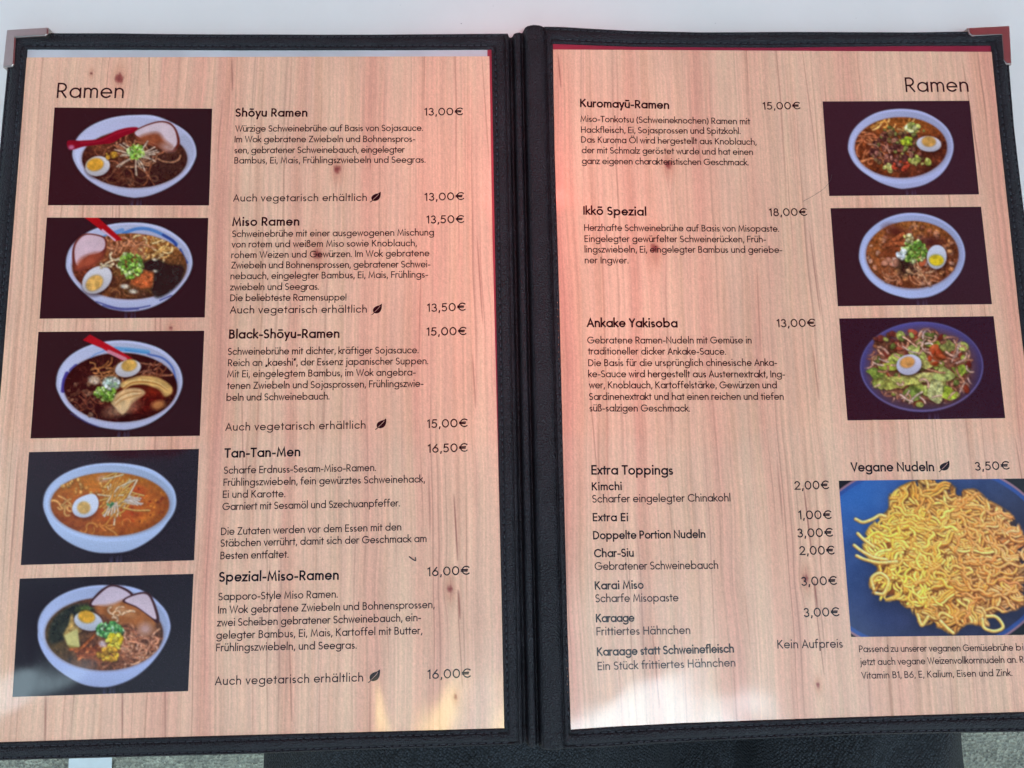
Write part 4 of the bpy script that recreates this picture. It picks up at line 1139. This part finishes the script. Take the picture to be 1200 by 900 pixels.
def pic_noodles():
    p = Pic([(93, 97), (1033, 83), (1120, 829), (153, 846)], 300, 250)
    p.back((30, 28, 36), (26, 26, 34), 83)
    R = (530, 465, 600, 470)
    p.put(p.ell(*R), (176, 130, 140), 'plate')
    p.put(p.ell(R[0], R[1], R[2] * .985, R[3] * .975), (58, 92, 160), 'plate')
    t = np.clip((p.X - 120) / 900 * .85 + (p.Y - 90) / 760 * .75, 0, 1)[..., None]
    n = (p.nz(60, 84)[..., None] - .5) * 26
    inn = p.ell(R[0], R[1], R[2] * .955, R[3] * .935)
    p.put(inn, np.clip(np.array((60, 108, 178)) * (1 - t) + np.array((54, 56, 84)) * t + n, 0, 255), 'plate')
    p.put(p.ell(215, 180, 110, 90, 0, 90) * inn * .45, (70, 150, 232)); p.put(p.ell(300, 780, 220, 70, 0, 80) * inn * .5, (66, 84, 140))
    pts = [(345, 170), (430, 120), (520, 95), (600, 100), (660, 150), (740, 150), (800, 200), (900, 260), (960, 350), (975, 470), (965, 600), (960, 690), (880, 720), (850, 770), (780, 780), (700, 770), (640, 820), (580, 790), (480, 770), (440, 710), (360, 670), (280, 660), (250, 580), (290, 520), (240, 470), (220, 400), (250, 330), (290, 290), (340, 240)]
    f = p.poly(pts)
    p.put(p.poly([(x + 14, y + 22) for x, y in pts], soft=40) * .6, (24, 28, 60))
    nn = p.nz(36, 85)[..., None]
    p.put(p.poly([(500 + (x - 500) * .93, 450 + (y - 450) * .93) for x, y in pts], soft=8), np.array((104, 54, 18)) * (1 - nn) + np.array((160, 98, 34)) * nn, 'noodles')
    def shade(x, y):
        k = 1.0 - .06 * np.clip((x - 350) / 650, 0, 1) - .16 * np.clip((240 - y) / 150, 0, 1) - .10 * np.clip((y - 640) / 150, 0, 1)
        return np.array([k, k * (1 - .10 * np.clip((x - 450) / 500, 0, 1)), k * (1 + .1 * np.clip((x - 450) / 500, 0, 1))])
    p.clip = p.poly([(500 + (x - 500) * 1.03, 450 + (y - 450) * 1.03) for x, y in pts], soft=6); p.ek = .5
    core = p.poly([(500 + (x - 500) * .95, 450 + (y - 450) * .95) for x, y in pts])
    g = np.random.RandomState(105)
    NB = 270
    for b in range(NB):
        f = b / NB
        x, y = p.inside(core, g)
        a = g.rand() * 6.28; t = g.randn() * .25; w = 11.5 + 2.5 * g.rand(); ph = g.rand() * 6.28; amp = .3 + .6 * g.rand(); st = 19 + 9 * g.rand()
        n = 10 if f < .6 else 8
        C_ = []
        cx, cy = x - math.cos(a) * st * n / 2, y - math.sin(a) * st * n / 2
        for q in range(n + 1):
            C_.append((cx, cy)); t = t * .8 + g.randn() * .22; a += t * .5; h = a + amp * math.sin(ph + q * 1.3)
            cx += math.cos(h) * st; cy += math.sin(h) * st * .88
        C_ = np.array(C_); N_ = np.gradient(C_, axis=0); N_ = np.c_[-N_[:, 1], N_[:, 0]] / (np.hypot(N_[:, 0], N_[:, 1])[:, None] + 1e-6)
        k = g.randint(1, 4)
        lum = (.66 + .40 * min(1, f * 1.5)) * (.92 + .16 * g.rand())
        p.stroke([tuple(c) for c in C_ + np.array((5, 9))], w * k * .95, (86, 44, 14), 'noodles', alpha=.45)
        for s_ in range(k):
            off = (s_ - (k - 1) / 2) * w * (.9 + .1 * g.rand())
            P = C_ + N_ * off + g.randn(*C_.shape) * 2.2
            c = np.array([(250, 200, 92), (244, 186, 74), (236, 170, 66), (252, 212, 112)][g.randint(4)], float) * lum
            sh_ = shade(P[3][0], P[3][1])
            p.stroke([tuple(v) for v in P], w * (.85 + .2 * g.rand()), np.minimum(255, c * sh_), 'noodles', edge=(112, 58, 16), hi=np.minimum(255, np.array((252, 222, 140)) * sh_ * min(1, lum + .04)))
    p.noodles(p.poly([(250, 300), (480, 220), (600, 300), (560, 520), (480, 640), (300, 640), (240, 480)]), 40, 150, 12, [(252, 200, 84), (252, 208, 104)], 'noodles', 103, .4, (150, 90, 26), (255, 238, 160), 1, None, None, .6)
    p.noodles(core, 60, 130, 11.5, [(246, 190, 90), (240, 176, 84)], 'noodles', 104, .5, (130, 70, 20), (255, 228, 150), 1, shade, None, .6)
    p.clip = None
    for q in ([(175, 285), (210, 300), (255, 285), (290, 265), (315, 272)], [(185, 355), (215, 385), (260, 420)], [(168, 412), (205, 440), (260, 470), (320, 480)], [(180, 462), (220, 480), (290, 495), (370, 490)], [(260, 620), (250, 570), (290, 545), (330, 580), (310, 640), (270, 640)],
              [(780, 760), (790, 800), (840, 815), (880, 795), (850, 750), (800, 745)], [(580, 770), (610, 800), (640, 825)], [(470, 740), (490, 790), (520, 750)]):
        p.stroke(q, 15, (236, 188, 100), 'noodles', edge=(110, 66, 30), hi=(252, 236, 190))
    nm = (p.ids == p.names.index('noodles'))[..., None]; p.img = np.clip(np.where(nm, p.img * np.array((1.24, 1.17, 1.10)), p.img), 0, 255); p.finish(2, .10); p.ids[p.ids == p.names.index('plate')] = 0; return p

# ---------------------------------------------------------------- printed pages
def wood_colour(xw, y, seed):
    """printed pale wood with vertical grain; xw is the wood coordinate in mm"""
    g = np.random.RandomState(seed)
    wx = xw + 2.2 * (fbm(xw / 40, y / 90, 201, 3) - .5) * 2 + 0.5 * (fbm(xw / 9, y / 30, 202, 2) - .5) * 2
    for kx, ky, kr in KNOTS:
        d2 = ((xw - kx) / (kr * 2.4)) ** 2 + ((y - ky) / (kr * 5)) ** 2
        wx = wx + np.sign(xw - kx) * -kr * 1.0 * np.exp(-d2)
    band = fbm(wx / 13, y / 900, 203, 3)
    mid = fbm(wx / 3.2, y / 260, 204, 3)
    fine = fbm(wx / 0.75, y / 60, 205, 3)
    mott = fbm(xw / 26, y / 26, 208, 3)
    base = np.array((233, 179, 150.)); red = np.array((225, 161, 137.)); lite = np.array((236, 191, 160.))
    b = np.clip((band - .42) * 2.6, 0, 1)[..., None]
    col = lite * (1 - b) + base * b
    r = np.clip((band - .55) * 4.5, 0, 1)[..., None] * .75
    col = col * (1 - r) + red * r
    m = np.clip((mid - .56) * 4, 0, 1)[..., None] * .30
    col = col * (1 - m) + np.array((210, 154, 122.)) * m
    col = col * (1 + (fine - .5) * .15)[..., None] * (1 + (mott - .5) * .06)[..., None]
    hue = (fbm(wx / 2.2, y / 50, 211, 3) - .5)[..., None]
    col = col * (1 + hue * np.array((.02, .08, .05)))
    spk = (fbm(xw / .55, y / .9, 212, 2) - .5)[..., None]
    col = col * (1 + spk * .10)
    # long thin grain lines
    line = np.zeros(xw.shape)
    for k in range(300):
        x0 = -222 + 300 * g.rand(); y0 = -160 + 320 * g.rand(); L = 14 + 70 * g.rand() ** 1.5; w = .16 + .22 * g.rand(); a = .08 + .36 * g.rand() ** 3
        line = np.maximum(line, a * np.exp(-((wx - x0 - .0) / w) ** 2) * np.clip(1 - ((y - y0) / L) ** 2, 0, 1))
    for x0, y0, L, w, a in CRACKS:
        line = np.maximum(line, a * np.exp(-((xw - x0 + .05 * (y - y0)) / w) ** 2) * np.clip(1 - ((y - y0) / L) ** 2, 0, 1) ** .5)
    line = line[..., None]
    col = col * (1 - line) + np.array((140, 78, 66.)) * line
    for kx, ky, kr in KNOTS:
        d = np.hypot((xw - kx), (y - ky) * .95) + (fbm(xw * .9, y * .9, 207, 2) - .5) * kr * .7
        halo = np.exp(-(np.hypot((xw - kx) / 1.1, (y - ky) / 2.6) / (kr * 1.5)) ** 2)[..., None] * .38
        col = col * (1 - halo) + np.array((190, 112, 88.)) * halo
        k = np.clip((kr - d) / (kr * .5), 0, 1)[..., None] * .85
        col = col * (1 - k) + np.array((146, 72, 66.)) * k
        k = np.clip((kr * .45 - d) / (kr * .4), 0, 1)[..., None] * .7
        col = col * (1 - k) + np.array((110, 52, 52.)) * k
    return np.clip(col, 0, 255)

KNOTS = [(-177.8, 134.4, 2.6), (-190.4, 136.9, .7), (-80.4, 90.8, 1.9), (-88.4, 51.8, 2.3), (-31.9, -90.6, 1.6), (-30, -133, 1.0), (-150, 20, 1.0), (40, 60, 1.6), (30, -95, 1.3)]
CRACKS = [(-29.3, -66, 14, .32, .8), (-28.2, -97, 6, .45, .8), (-28, -112, 18, .22, .5), (-165, 140, 10, .25, .6), (-128, 136, 8, .3, .7), (-192, -137, 10, .4, .55), (-162, -136, 12, .35, .6), (-146, -120, 40, .25, .5),
          (-18, 40, 20, .3, .5), (-21, -5, 12, .35, .45), (-66, 96, 6, .25, .4), (-14.5, 120, 30, .25, .35), (60, 110, 30, .3, .5), (64, -50, 16, .3, .5), (-118, -30, 26, .25, .4), (-96, -125, 16, .3, .5)]

def page_sheet(x0t, x1t, x0b, x1b, ytl, ytr, ybl, ybr, shift, seed, parent, taper=None):
    nx, ny = 760, 300
    u, v = np.meshgrid(np.linspace(0, 1, nx), np.linspace(0, 1, ny))
    xl = x0t + (x0b - x0t) * v; xr = x1t + (x1b - x1t) * v
    if taper: xr = np.interp(v, taper[0], taper[1])
    x = xl + (xr - xl) * u
    y = (ytl + (ytr - ytl) * u) * (1 - v) + (ybl + (ybr - ybl) * u) * v
    col = wood_colour(x - shift[0], y - shift[1], seed)
    vs = np.c_[x.ravel() - parent['ox'], y.ravel(), np.zeros(x.size)]
    idx = np.arange(nx * ny).reshape(ny, nx)
    q = np.stack([idx[:-1, :-1], idx[1:, :-1], idx[1:, 1:], idx[:-1, 1:]], -1).reshape(-1, 4)
    me = grid_mesh(vs, q)
    set_colors(me, srgb(col.reshape(-1, 3), KP))
    o = link('paper_sheet', me, M_PRINT, parent)
    o['label'] = 'sheet printed with pale vertical wood grain and small red knots'
    return o

def grid_mesh(vs, q):
    me = bpy.data.meshes.new('mesh')
    me.vertices.add(len(vs)); me.vertices.foreach_set('co', (np.asarray(vs) * MM).astype(np.float32).ravel())
    me.loops.add(q.size); me.loops.foreach_set('vertex_index', q.astype(np.int32).ravel())
    me.polygons.add(len(q)); me.polygons.foreach_set('loop_start', np.arange(0, q.size, 4, dtype=np.int32))
    try: me.polygons.foreach_set('loop_total', np.full(len(q), 4, dtype=np.int32))
    except Exception: pass
    me.update(calc_edges=True)
    return me

def place_picture(pic, quad, parent, label):
    """quad: TL TR BR BL in mm; one mesh per depicted thing"""
    q = np.array(quad, float)
    u, v = pic.u, pic.v
    P = lambda k: q[0, k] * (1 - u) * (1 - v) + q[1, k] * u * (1 - v) + q[2, k] * u * v + q[3, k] * (1 - u) * v
    vs = np.c_[P(0).ravel() - parent['ox'], P(1).ravel(), np.full(u.size, 0.05)]
    idx = np.arange(u.size).reshape(u.shape)
    F = np.stack([idx[:-1, :-1], idx[1:, :-1], idx[1:, 1:], idx[:-1, 1:]], -1).reshape(-1, 4)
    fid = pic.ids[:-1, :-1].ravel()
    lin = srgb(pic.img.reshape(-1, 3)) ** 1.10 * KPIC
    def part(k, name, par):
        f = F[fid == k]
        if not len(f): return None
        used, inv = np.unique(f, return_inverse=True)
        me = grid_mesh(vs[used], inv.reshape(-1, 4))
        set_colors(me, lin[used])
        return link(name, me, M_PRINT, par)
    root = part(0, 'food_photo', parent)
    root['label'] = label
    for k in range(1, len(pic.names)):
        part(k, pic.names[k], root)
    return root
KPIC = 0.92

left_page = tag(empty('menu_page', (-115 * MM, 0, 0)), 'left wood-print menu page with five ramen bowl photos down its left side', 'menu page', 'printed menu pages')
left_page['ox'] = -115.0
right_page = tag(empty('menu_page', (118 * MM, 0, 0)), 'right wood-print menu page with extra toppings list and big noodle photo', 'menu page', 'printed menu pages')
right_page['ox'] = 118.0
page_sheet(-220.2, -12.3, -220.4, -11.0, 144.7, 144.3, -145.9, -145.9, (0, 0), 7, left_page, ([0, .3, .75, 1], [-12.3, -12.2, -11.0, -10.4]))
page_sheet(15.4, 220.7, 15.0, 219.6, 147.5, 145.4, -147.2, -145.4, (147.4, 1.0), 7, right_page)

PICS = [
 (pic_shoyu, left_page, [(-205.5, 120.7), (-136.2, 119.7), (-135.9, 74.6), (-205.4, 75.4)], 'photo of a white ramen bowl with dark red spoon and pork slice'),
 (pic_miso, left_page, [(-205.4, 69.8), (-136.0, 68.9), (-135.8, 24.5), (-205.4, 24.9)], 'photo of a blue-patterned ramen bowl with pork, halved egg and seaweed'),
 (pic_black, left_page, [(-205.5, 19.2), (-135.8, 18.7), (-135.9, -26.1), (-205.6, -26.0)], 'photo of a ramen bowl with almost black broth and red spoon'),
 (pic_tantan, left_page, [(-205.8, -31.7), (-136.0, -31.6), (-136.2, -77.0), (-205.9, -77.4)], 'photo of a white ramen bowl with orange broth and carrot strips'),
 (pic_spezial, left_page, [(-205.9, -82.8), (-136.2, -82.4), (-136.5, -128.0), (-205.4, -128.5)], 'photo of a ramen bowl with two pork slices, corn and butter'),
 (pic_kuromayu, right_page, [(139.1, 121.4), (207.1, 121.3), (206.7, 76.4), (138.6, 76.3)], 'photo of a ramen bowl with minced pork and egg at its right'),
 (pic_ikko, right_page, [(138.7, 70.6), (207.0, 70.6), (207.0, 25.8), (138.4, 25.8)], 'photo of a brown ramen bowl with a mound of green scallions'),
 (pic_yakisoba, right_page, [(138.5, 20.3), (207.1, 20.4), (207.2, -24.5), (138.5, -24.3)], 'photo of fried noodles with cabbage on a round blue plate'),
 (pic_noodles, right_page, [(132.6, -49.8), (217.0, -50.4), (217.0, -114.5), (132.6, -113.5)], 'large photo of yellow noodles heaped on a blue plate'),
]
for fn, pg, quad, lab in PICS:
    place_picture(fn(), quad, pg, lab)

INK = (50, 26, 28); INKD = (34, 18, 22)
STYLE = {'heading': (6.95, .108, INK), 'dish_name': (3.6, .185, INKD), 'dish_description': (2.85, .138, INK), 'vegetarian_note': (3.1, .135, INK), 'price': (3.4, .14, INKD),
         'topping_heading': (3.65, .178, INKD), 'topping_name': (3.08, .175, INKD), 'topping_description': (3.05, .135, INK), 'surcharge_note': (3.2, .135, INK), 'noodle_name': (3.6, .175, INKD), 'noodle_description': (2.55, .13, INK)}
TEXTS = [
 ('L', 'heading', [
  ('Ramen', -204.5, 125.2, -175.9, 124.9),
 ]),
 ('L', 'dish_name', [
  ('Shōyu Ramen', -125.5, 115.9, -94.3, 115.7),
 ]),
 ('L', 'dish_description', [
  ('Würzige Schweinebrühe auf Basis von Sojasauce.', -125.5, 108.7, -42.7, 108.5),
  ('Im Wok gebratene Zwiebeln und Bohnenspros-', -125.6, 103.7, -46.1, 103.3),
  ('sen, gebratener Schweinebauch, eingelegter', -125.5, 98.6, -50.8, 98.3),
  ('Bambus, Ei, Mais, Frühlingszwiebeln und Seegras.', -125.4, 93.8, -41.6, 93.5),
 ]),
 ('L', 'vegetarian_note', [
  ('Auch vegetarisch erhältlich', -125.3, 76.3, -67.4, 76.0),
 ]),
 ('L', 'price', [
  ('13,00€', -41.6, 115.8, -24.8, 115.9),
 ]),
 ('L', 'price', [
  ('13,00€', -41.6, 75.8, -24.7, 76.1),
 ]),
 ('L', 'dish_name', [
  ('Miso Ramen', -125.2, 65.2, -96.8, 65.1),
 ]),
 ('L', 'price', [
  ('13,50€', -40.8, 65.4, -24.8, 65.5),
 ]),
 ('L', 'dish_description', [
  ('Schweinebrühe mit einer ausgewogenen Mischung', -125.2, 60.1, -38.0, 59.9),
  ('von rotem und weißem Miso sowie Knoblauch,', -125.3, 55.4, -45.5, 55.1),
  ('rohem Weizen und Gewürzen. Im Wok gebratene', -125.3, 50.6, -40.0, 50.5),
  ('Zwiebeln und Bohnensprossen, gebratener Schwei-', -125.1, 46.0, -39.6, 45.5),
  ('nebauch, eingelegter Bambus, Ei, Mais, Frühlings-', -125.3, 41.2, -40.6, 40.9),
  ('zwiebeln und Seegras.', -125.3, 36.3, -87.6, 36.1),
  ('Die beliebteste Ramensuppe!', -125.1, 31.5, -75.8, 31.2),
 ]),
 ('L', 'vegetarian_note', [
  ('Auch vegetarisch erhältlich', -125.0, 26.1, -67.0, 25.7),
 ]),
 ('L', 'price', [
  ('13,50€', -40.6, 25.7, -24.5, 26.0),
 ]),
 ('L', 'dish_name', [
  ('Black-Shōyu-Ramen', -124.9, 15.2, -78.7, 14.9),
 ]),
 ('L', 'price', [
  ('15,00€', -40.9, 15.2, -24.3, 15.3),
 ]),
 ('L', 'dish_description', [
  ('Schweinebrühe mit dichter, kräftiger Sojasauce.', -125.3, 8.1, -44.8, 7.6),
  ('Reich an „kaeshi“, der Essenz japanischer Suppen.', -125.1, 3.2, -40.7, 2.8),
  ('Mit Ei, eingelegtem Bambus, im Wok angebra-', -125.2, -1.6, -46.0, -2.0),
  ('tenen Zwiebeln und Sojasprossen, Frühlingszwie-', -125.2, -6.6, -42.7, -6.9),
  ('beln und Schweinebauch.', -125.2, -11.6, -82.4, -11.7),
 ]),
 ('L', 'vegetarian_note', [
  ('Auch vegetarisch erhältlich', -125.2, -24.2, -67.1, -24.3),
 ]),
 ('L', 'price', [
  ('15,00€', -40.8, -24.5, -24.2, -24.3),
 ]),
 ('L', 'dish_name', [
  ('Tan-Tan-Men', -125.1, -35.4, -94.3, -35.3),
 ]),
 ('L', 'price', [
  ('16,50€', -40.5, -34.9, -24.3, -34.7),
 ]),
 ('L', 'dish_description', [
  ('Scharfe Erdnuss-Sesam-Miso-Ramen.', -125.2, -42.1, -62.6, -42.1),
  ('Frühlingszwiebeln, fein gewürztes Schweinehack,', -125.2, -47.1, -42.2, -47.2),
  ('Ei und Karotte.', -125.3, -52.0, -100.0, -52.2),
  ('Garniert mit Sesamöl und Szechuanpfeffer.', -125.3, -57.0, -52.6, -56.9),
  ('Die Zutaten werden vor dem Essen mit den', -125.5, -67.1, -52.0, -66.7),
  ('Stäbchen verrührt, damit sich der Geschmack am', -125.5, -71.8, -41.6, -71.6),
  ('Besten entfaltet.', -125.4, -76.8, -98.1, -76.8),
 ]),
 ('L', 'dish_name', [
  ('Spezial-Miso-Ramen', -125.5, -85.7, -77.6, -85.9),
 ]),
 ('L', 'price', [
  ('16,00€', -40.8, -85.4, -24.0, -85.1),
 ]),
 ('L', 'dish_description', [
  ('Sapporo-Style Miso Ramen.', -125.6, -93.1, -77.8, -93.1),
  ('Im Wok gebratene Zwiebeln und Bohnensprossen,', -125.6, -98.3, -38.4, -98.1),
  ('zwei Scheiben gebratener Schweinebauch, ein-', -125.8, -103.3, -43.9, -103.1),
  ('gelegter Bambus, Ei, Mais, Kartoffel mit Butter,', -125.9, -108.2, -43.4, -108.2),
  ('Frühlingszwiebeln, und Seegras.', -125.8, -113.0, -69.9, -113.3),
 ]),
 ('L', 'vegetarian_note', [
  ('Auch vegetarisch erhältlich', -125.8, -126.0, -67.2, -126.0),
 ]),
 ('L', 'price', [
  ('16,00€', -40.9, -125.7, -24.0, -125.6),
 ]),
 ('R', 'heading', [
  ('Ramen', 178.4, 125.7, 206.9, 125.7),
 ]),
 ('R', 'dish_name', [
  ('Kuromayū-Ramen', 28.6, 119.5, 68.3, 118.3),
 ]),
 ('R', 'price', [
  ('15,00€', 111.7, 117.6, 128.4, 117.7),
 ]),
 ('R', 'dish_description', [
  ('Miso-Tonkotsu (Schweineknochen) Ramen mit', 28.4, 112.3, 105.0, 110.5),
  ('Hackfleisch, Ei, Sojasprossen und Spitzkohl.', 28.5, 107.1, 100.3, 105.9),
  ('Das Kuroma Öl wird hergestellt aus Knoblauch,', 28.4, 102.4, 107.2, 100.7),
  ('der mit Schmalz geröstet wurde und hat einen', 28.5, 97.4, 105.3, 95.9),
  ('ganz eigenen charakteristischen Geschmack.', 28.4, 92.3, 103.0, 91.0),
 ]),
 ('R', 'dish_name', [
  ('Ikkō Spezial', 28.4, 68.8, 55.7, 68.0),
 ]),
 ('R', 'price', [
  ('18,00€', 111.2, 67.2, 127.7, 67.2),
 ]),
 ('R', 'dish_description', [
  ('Herzhafte Schweinebrühe auf Basis von Misopaste.', 28.4, 61.3, 114.6, 59.9),
  ('Eingelegter gewürfelter Schweinerücken, Früh-', 28.4, 56.2, 108.5, 55.1),
  ('lingszwiebeln, Ei, eingelegter Bambus und geriebe-', 28.3, 51.4, 115.4, 50.2),
  ('ner Ingwer.', 28.2, 46.5, 47.0, 46.2),
 ]),
 ('R', 'dish_name', [
  ('Ankake Yakisoba', 28.3, 18.1, 67.1, 17.4),
 ]),
 ('R', 'price', [
  ('13,00€', 111.1, 16.8, 127.6, 16.8),
 ]),
 ('R', 'dish_description', [
  ('Gebratene Ramen-Nudeln mit Gemüse in', 28.1, 10.8, 99.1, 9.8),
  ('traditioneller dicker Ankake-Sauce.', 28.2, 6.0, 87.6, 5.0),
  ('Die Basis für die ursprünglich chinesische Anka-', 28.2, 0.9, 109.6, -0.2),
  ('ke-Sauce wird hergestellt aus Austernextrakt, Ing-', 28.0, -3.9, 112.7, -5.3),
  ('wer, Knoblauch, Kartoffelstärke, Gewürzen und', 28.2, -8.7, 108.8, -10.0),
  ('Sardinenextrakt und hat einen reichen und tiefen', 28.1, -13.7, 111.4, -15.0),
  ('süß-salzigen Geschmack.', 28.1, -18.6, 70.7, -19.4),
 ]),
 ('R', 'topping_heading', [
  ('Extra Toppings', 28.1, -45.2, 62.0, -45.9),
 ]),
 ('R', 'topping_name', [
  ('Kimchi', 28.0, -51.8, 40.1, -51.9),
 ]),
 ('R', 'price', [
  ('2,00€', 113.8, -53.2, 128.0, -53.2),
 ]),
 ('R', 'topping_description', [
  ('Scharfer eingelegter Chinakohl', 28.0, -56.9, 85.8, -57.5),
 ]),
 ('R', 'topping_name', [
  ('Extra Ei', 28.0, -64.5, 42.2, -64.8),
 ]),
 ('R', 'price', [
  ('1,00€', 114.6, -65.5, 128.1, -65.6),
 ]),
 ('R', 'topping_name', [
  ('Doppelte Portion Nudeln', 27.9, -71.9, 74.3, -72.3),
 ]),
 ('R', 'price', [
  ('3,00€', 113.6, -72.9, 128.1, -72.9),
 ]),
 ('R', 'topping_name', [
  ('Char-Siu', 28.0, -79.2, 44.0, -79.3),
 ]),
 ('R', 'price', [
  ('2,00€', 113.9, -80.1, 128.2, -80.2),
 ]),
 ('R', 'topping_description', [
  ('Gebratener Schweinebauch', 28.0, -84.4, 79.0, -85.0),
 ]),
 ('R', 'topping_name', [
  ('Karai Miso', 27.9, -92.2, 47.6, -92.3),
 ]),
 ('R', 'price', [
  ('3,00€', 113.8, -92.6, 128.2, -92.5),
 ]),
 ('R', 'topping_description', [
  ('Scharfe Misopaste', 27.9, -97.3, 61.8, -97.7),
 ]),
 ('R', 'topping_name', [
  ('Karaage', 27.9, -105.2, 43.2, -105.3),
 ]),
 ('R', 'price', [
  ('3,00€', 113.9, -105.1, 128.2, -105.1),
 ]),
 ('R', 'topping_description', [
  ('Frittiertes Hähnchen', 27.9, -110.4, 66.0, -110.7),
 ]),
 ('R', 'topping_name', [
  ('Karaage statt Schweinefleisch', 27.9, -118.4, 83.5, -118.4),
 ]),
 ('R', 'topping_description', [
  ('Ein Stück frittiertes Hähnchen', 27.9, -124.0, 83.8, -123.9),
 ]),
 ('R', 'surcharge_note', [
  ('Kein Aufpreis', 102.0, -117.3, 128.6, -117.6),
 ]),
 ('R', 'noodle_name', [
  ('Vegane Nudeln', 138.5, -46.0, 173.7, -46.5),
 ]),
 ('R', 'price', [
  ('3,50€', 192.0, -46.6, 206.4, -46.4),
 ]),
 ('R', 'noodle_description', [
  ('Passend zu unserer veganen Gemüsebrühe', 135.6, -119.6, 199.5, -120.5),
  ('jetzt auch vegane Weizenvollkornnudeln an.', 135.6, -124.7, 200.6, -125.3),
  ('Vitamin B1, B6, E, Kalium, Eisen und Zink.', 135.7, -130.0, 198.0, -130.4),
 ]),
]
for pg, kind, lines in TEXTS:
    cap, wgt, ink = STYLE[kind]
    par_ = left_page if pg == 'L' else right_page
    extra = []
    if kind == 'noodle_description':
        for ln, add in zip(lines, (' bieten wir', ' Reich an', '')):
            t, x0, y0, x1, y1 = ln
            k = (x1 - x0) / (len(t) - 1)
            lines_w = k * len(add)
            extra.append((t, x0, y0, x1, y1))
            if add:
                extra.append((add.strip(), x1 + k * .9, y1, x1 + k * (len(add) + .2), y1))
        lines = extra
    vs, fs = text_block(lines, cap, wgt)
    me = mesh_from([(x - par_['ox'], y, z) for x, y, z in vs], fs)
    set_colors(me, np.tile(srgb(ink, KP), (len(vs), 1)))
    link(kind, me, M_PRINT, par_)

def leaf(pg, x0, y0, x1, y1):
    par_ = left_page if pg == 'L' else right_page
    w, h = x1 - x0, y1 - y0
    T = lambda p: (x0 + p[0] * w - par_['ox'], y0 + p[1] * h)
    out = spline([(1.0, 1.0), (.99, .55), (.80, .22), (.48, .10), (.22, .16), (.10, .38), (.20, .62), (.50, .80), (.80, .88)], True, 6)
    vs, fs = [], []
    def fan(P, z):
        b = len(vs); vs.append((*P.mean(0), z)); vs.extend((x, y, z) for x, y in P)
        fs.extend((b, b + 1 + k, b + 1 + (k + 1) % len(P)) for k in range(len(P)))
    fan(np.array([T(p) for p in out]), .07)
    st = []; sf = []
    stroke_quads([T(p) for p in spline([(.0, .0), (.14, .08), (.28, .24)], False, 5)], .32, .085, vs, fs)
    nd = len(vs)
    stroke_quads([T(p) for p in spline([(.28, .24), (.48, .42), (.70, .62), (.82, .78)], False, 5)], .22, .10, vs, fs)
    me = mesh_from([(x, y, z) for x, y, z in vs], fs)
    col = np.tile(srgb(INKD, KP), (len(vs), 1)); col[nd:] = srgb((176, 132, 118), KP)
    set_colors(me, col)
    link('leaf_icon', me, M_PRINT, par_)
LEAVES = [
  ('L', -65.7, 75.5, -61.2, 80.1),
  ('L', -64.6, 24.8, -60.4, 29.5),
  ('L', -62.7, -24.7, -58.3, -20.2),
  ('L', -64.9, -126.5, -60.3, -121.6),
  ('R', 176.0, -46.8, 180.8, -42.3),
]
for a in LEAVES:
    leaf(*a)

# a stray hair and a crumb lying on the sleeves
def strand(name, pts, r, label, cat):
    P = spline(pts, False, 8)
    bm = bmesh.new()
    for a, b in zip(P[:-1], P[1:]):
        add_tube(bm, (*a, .32), (*b, .32), r, r, 6)
    tag(link(name, bm_mesh(bm, True), M_THREAD), label, cat)
strand('hair', [(140.4, 86.2), (139.5, 83.5), (136.6, 79.9), (131.9, 76.7), (126.5, 73.8)], .06, 'short curved dark hair lying on the right page between two bowl photos and price', 'hair')
strand('crumb', [(-48.6, -77.3), (-47.2, -78.4), (-45.9, -79.0), (-46.0, -77.6)], .22, 'tiny curled dark crumb on the left page above the lower prices', 'crumb')
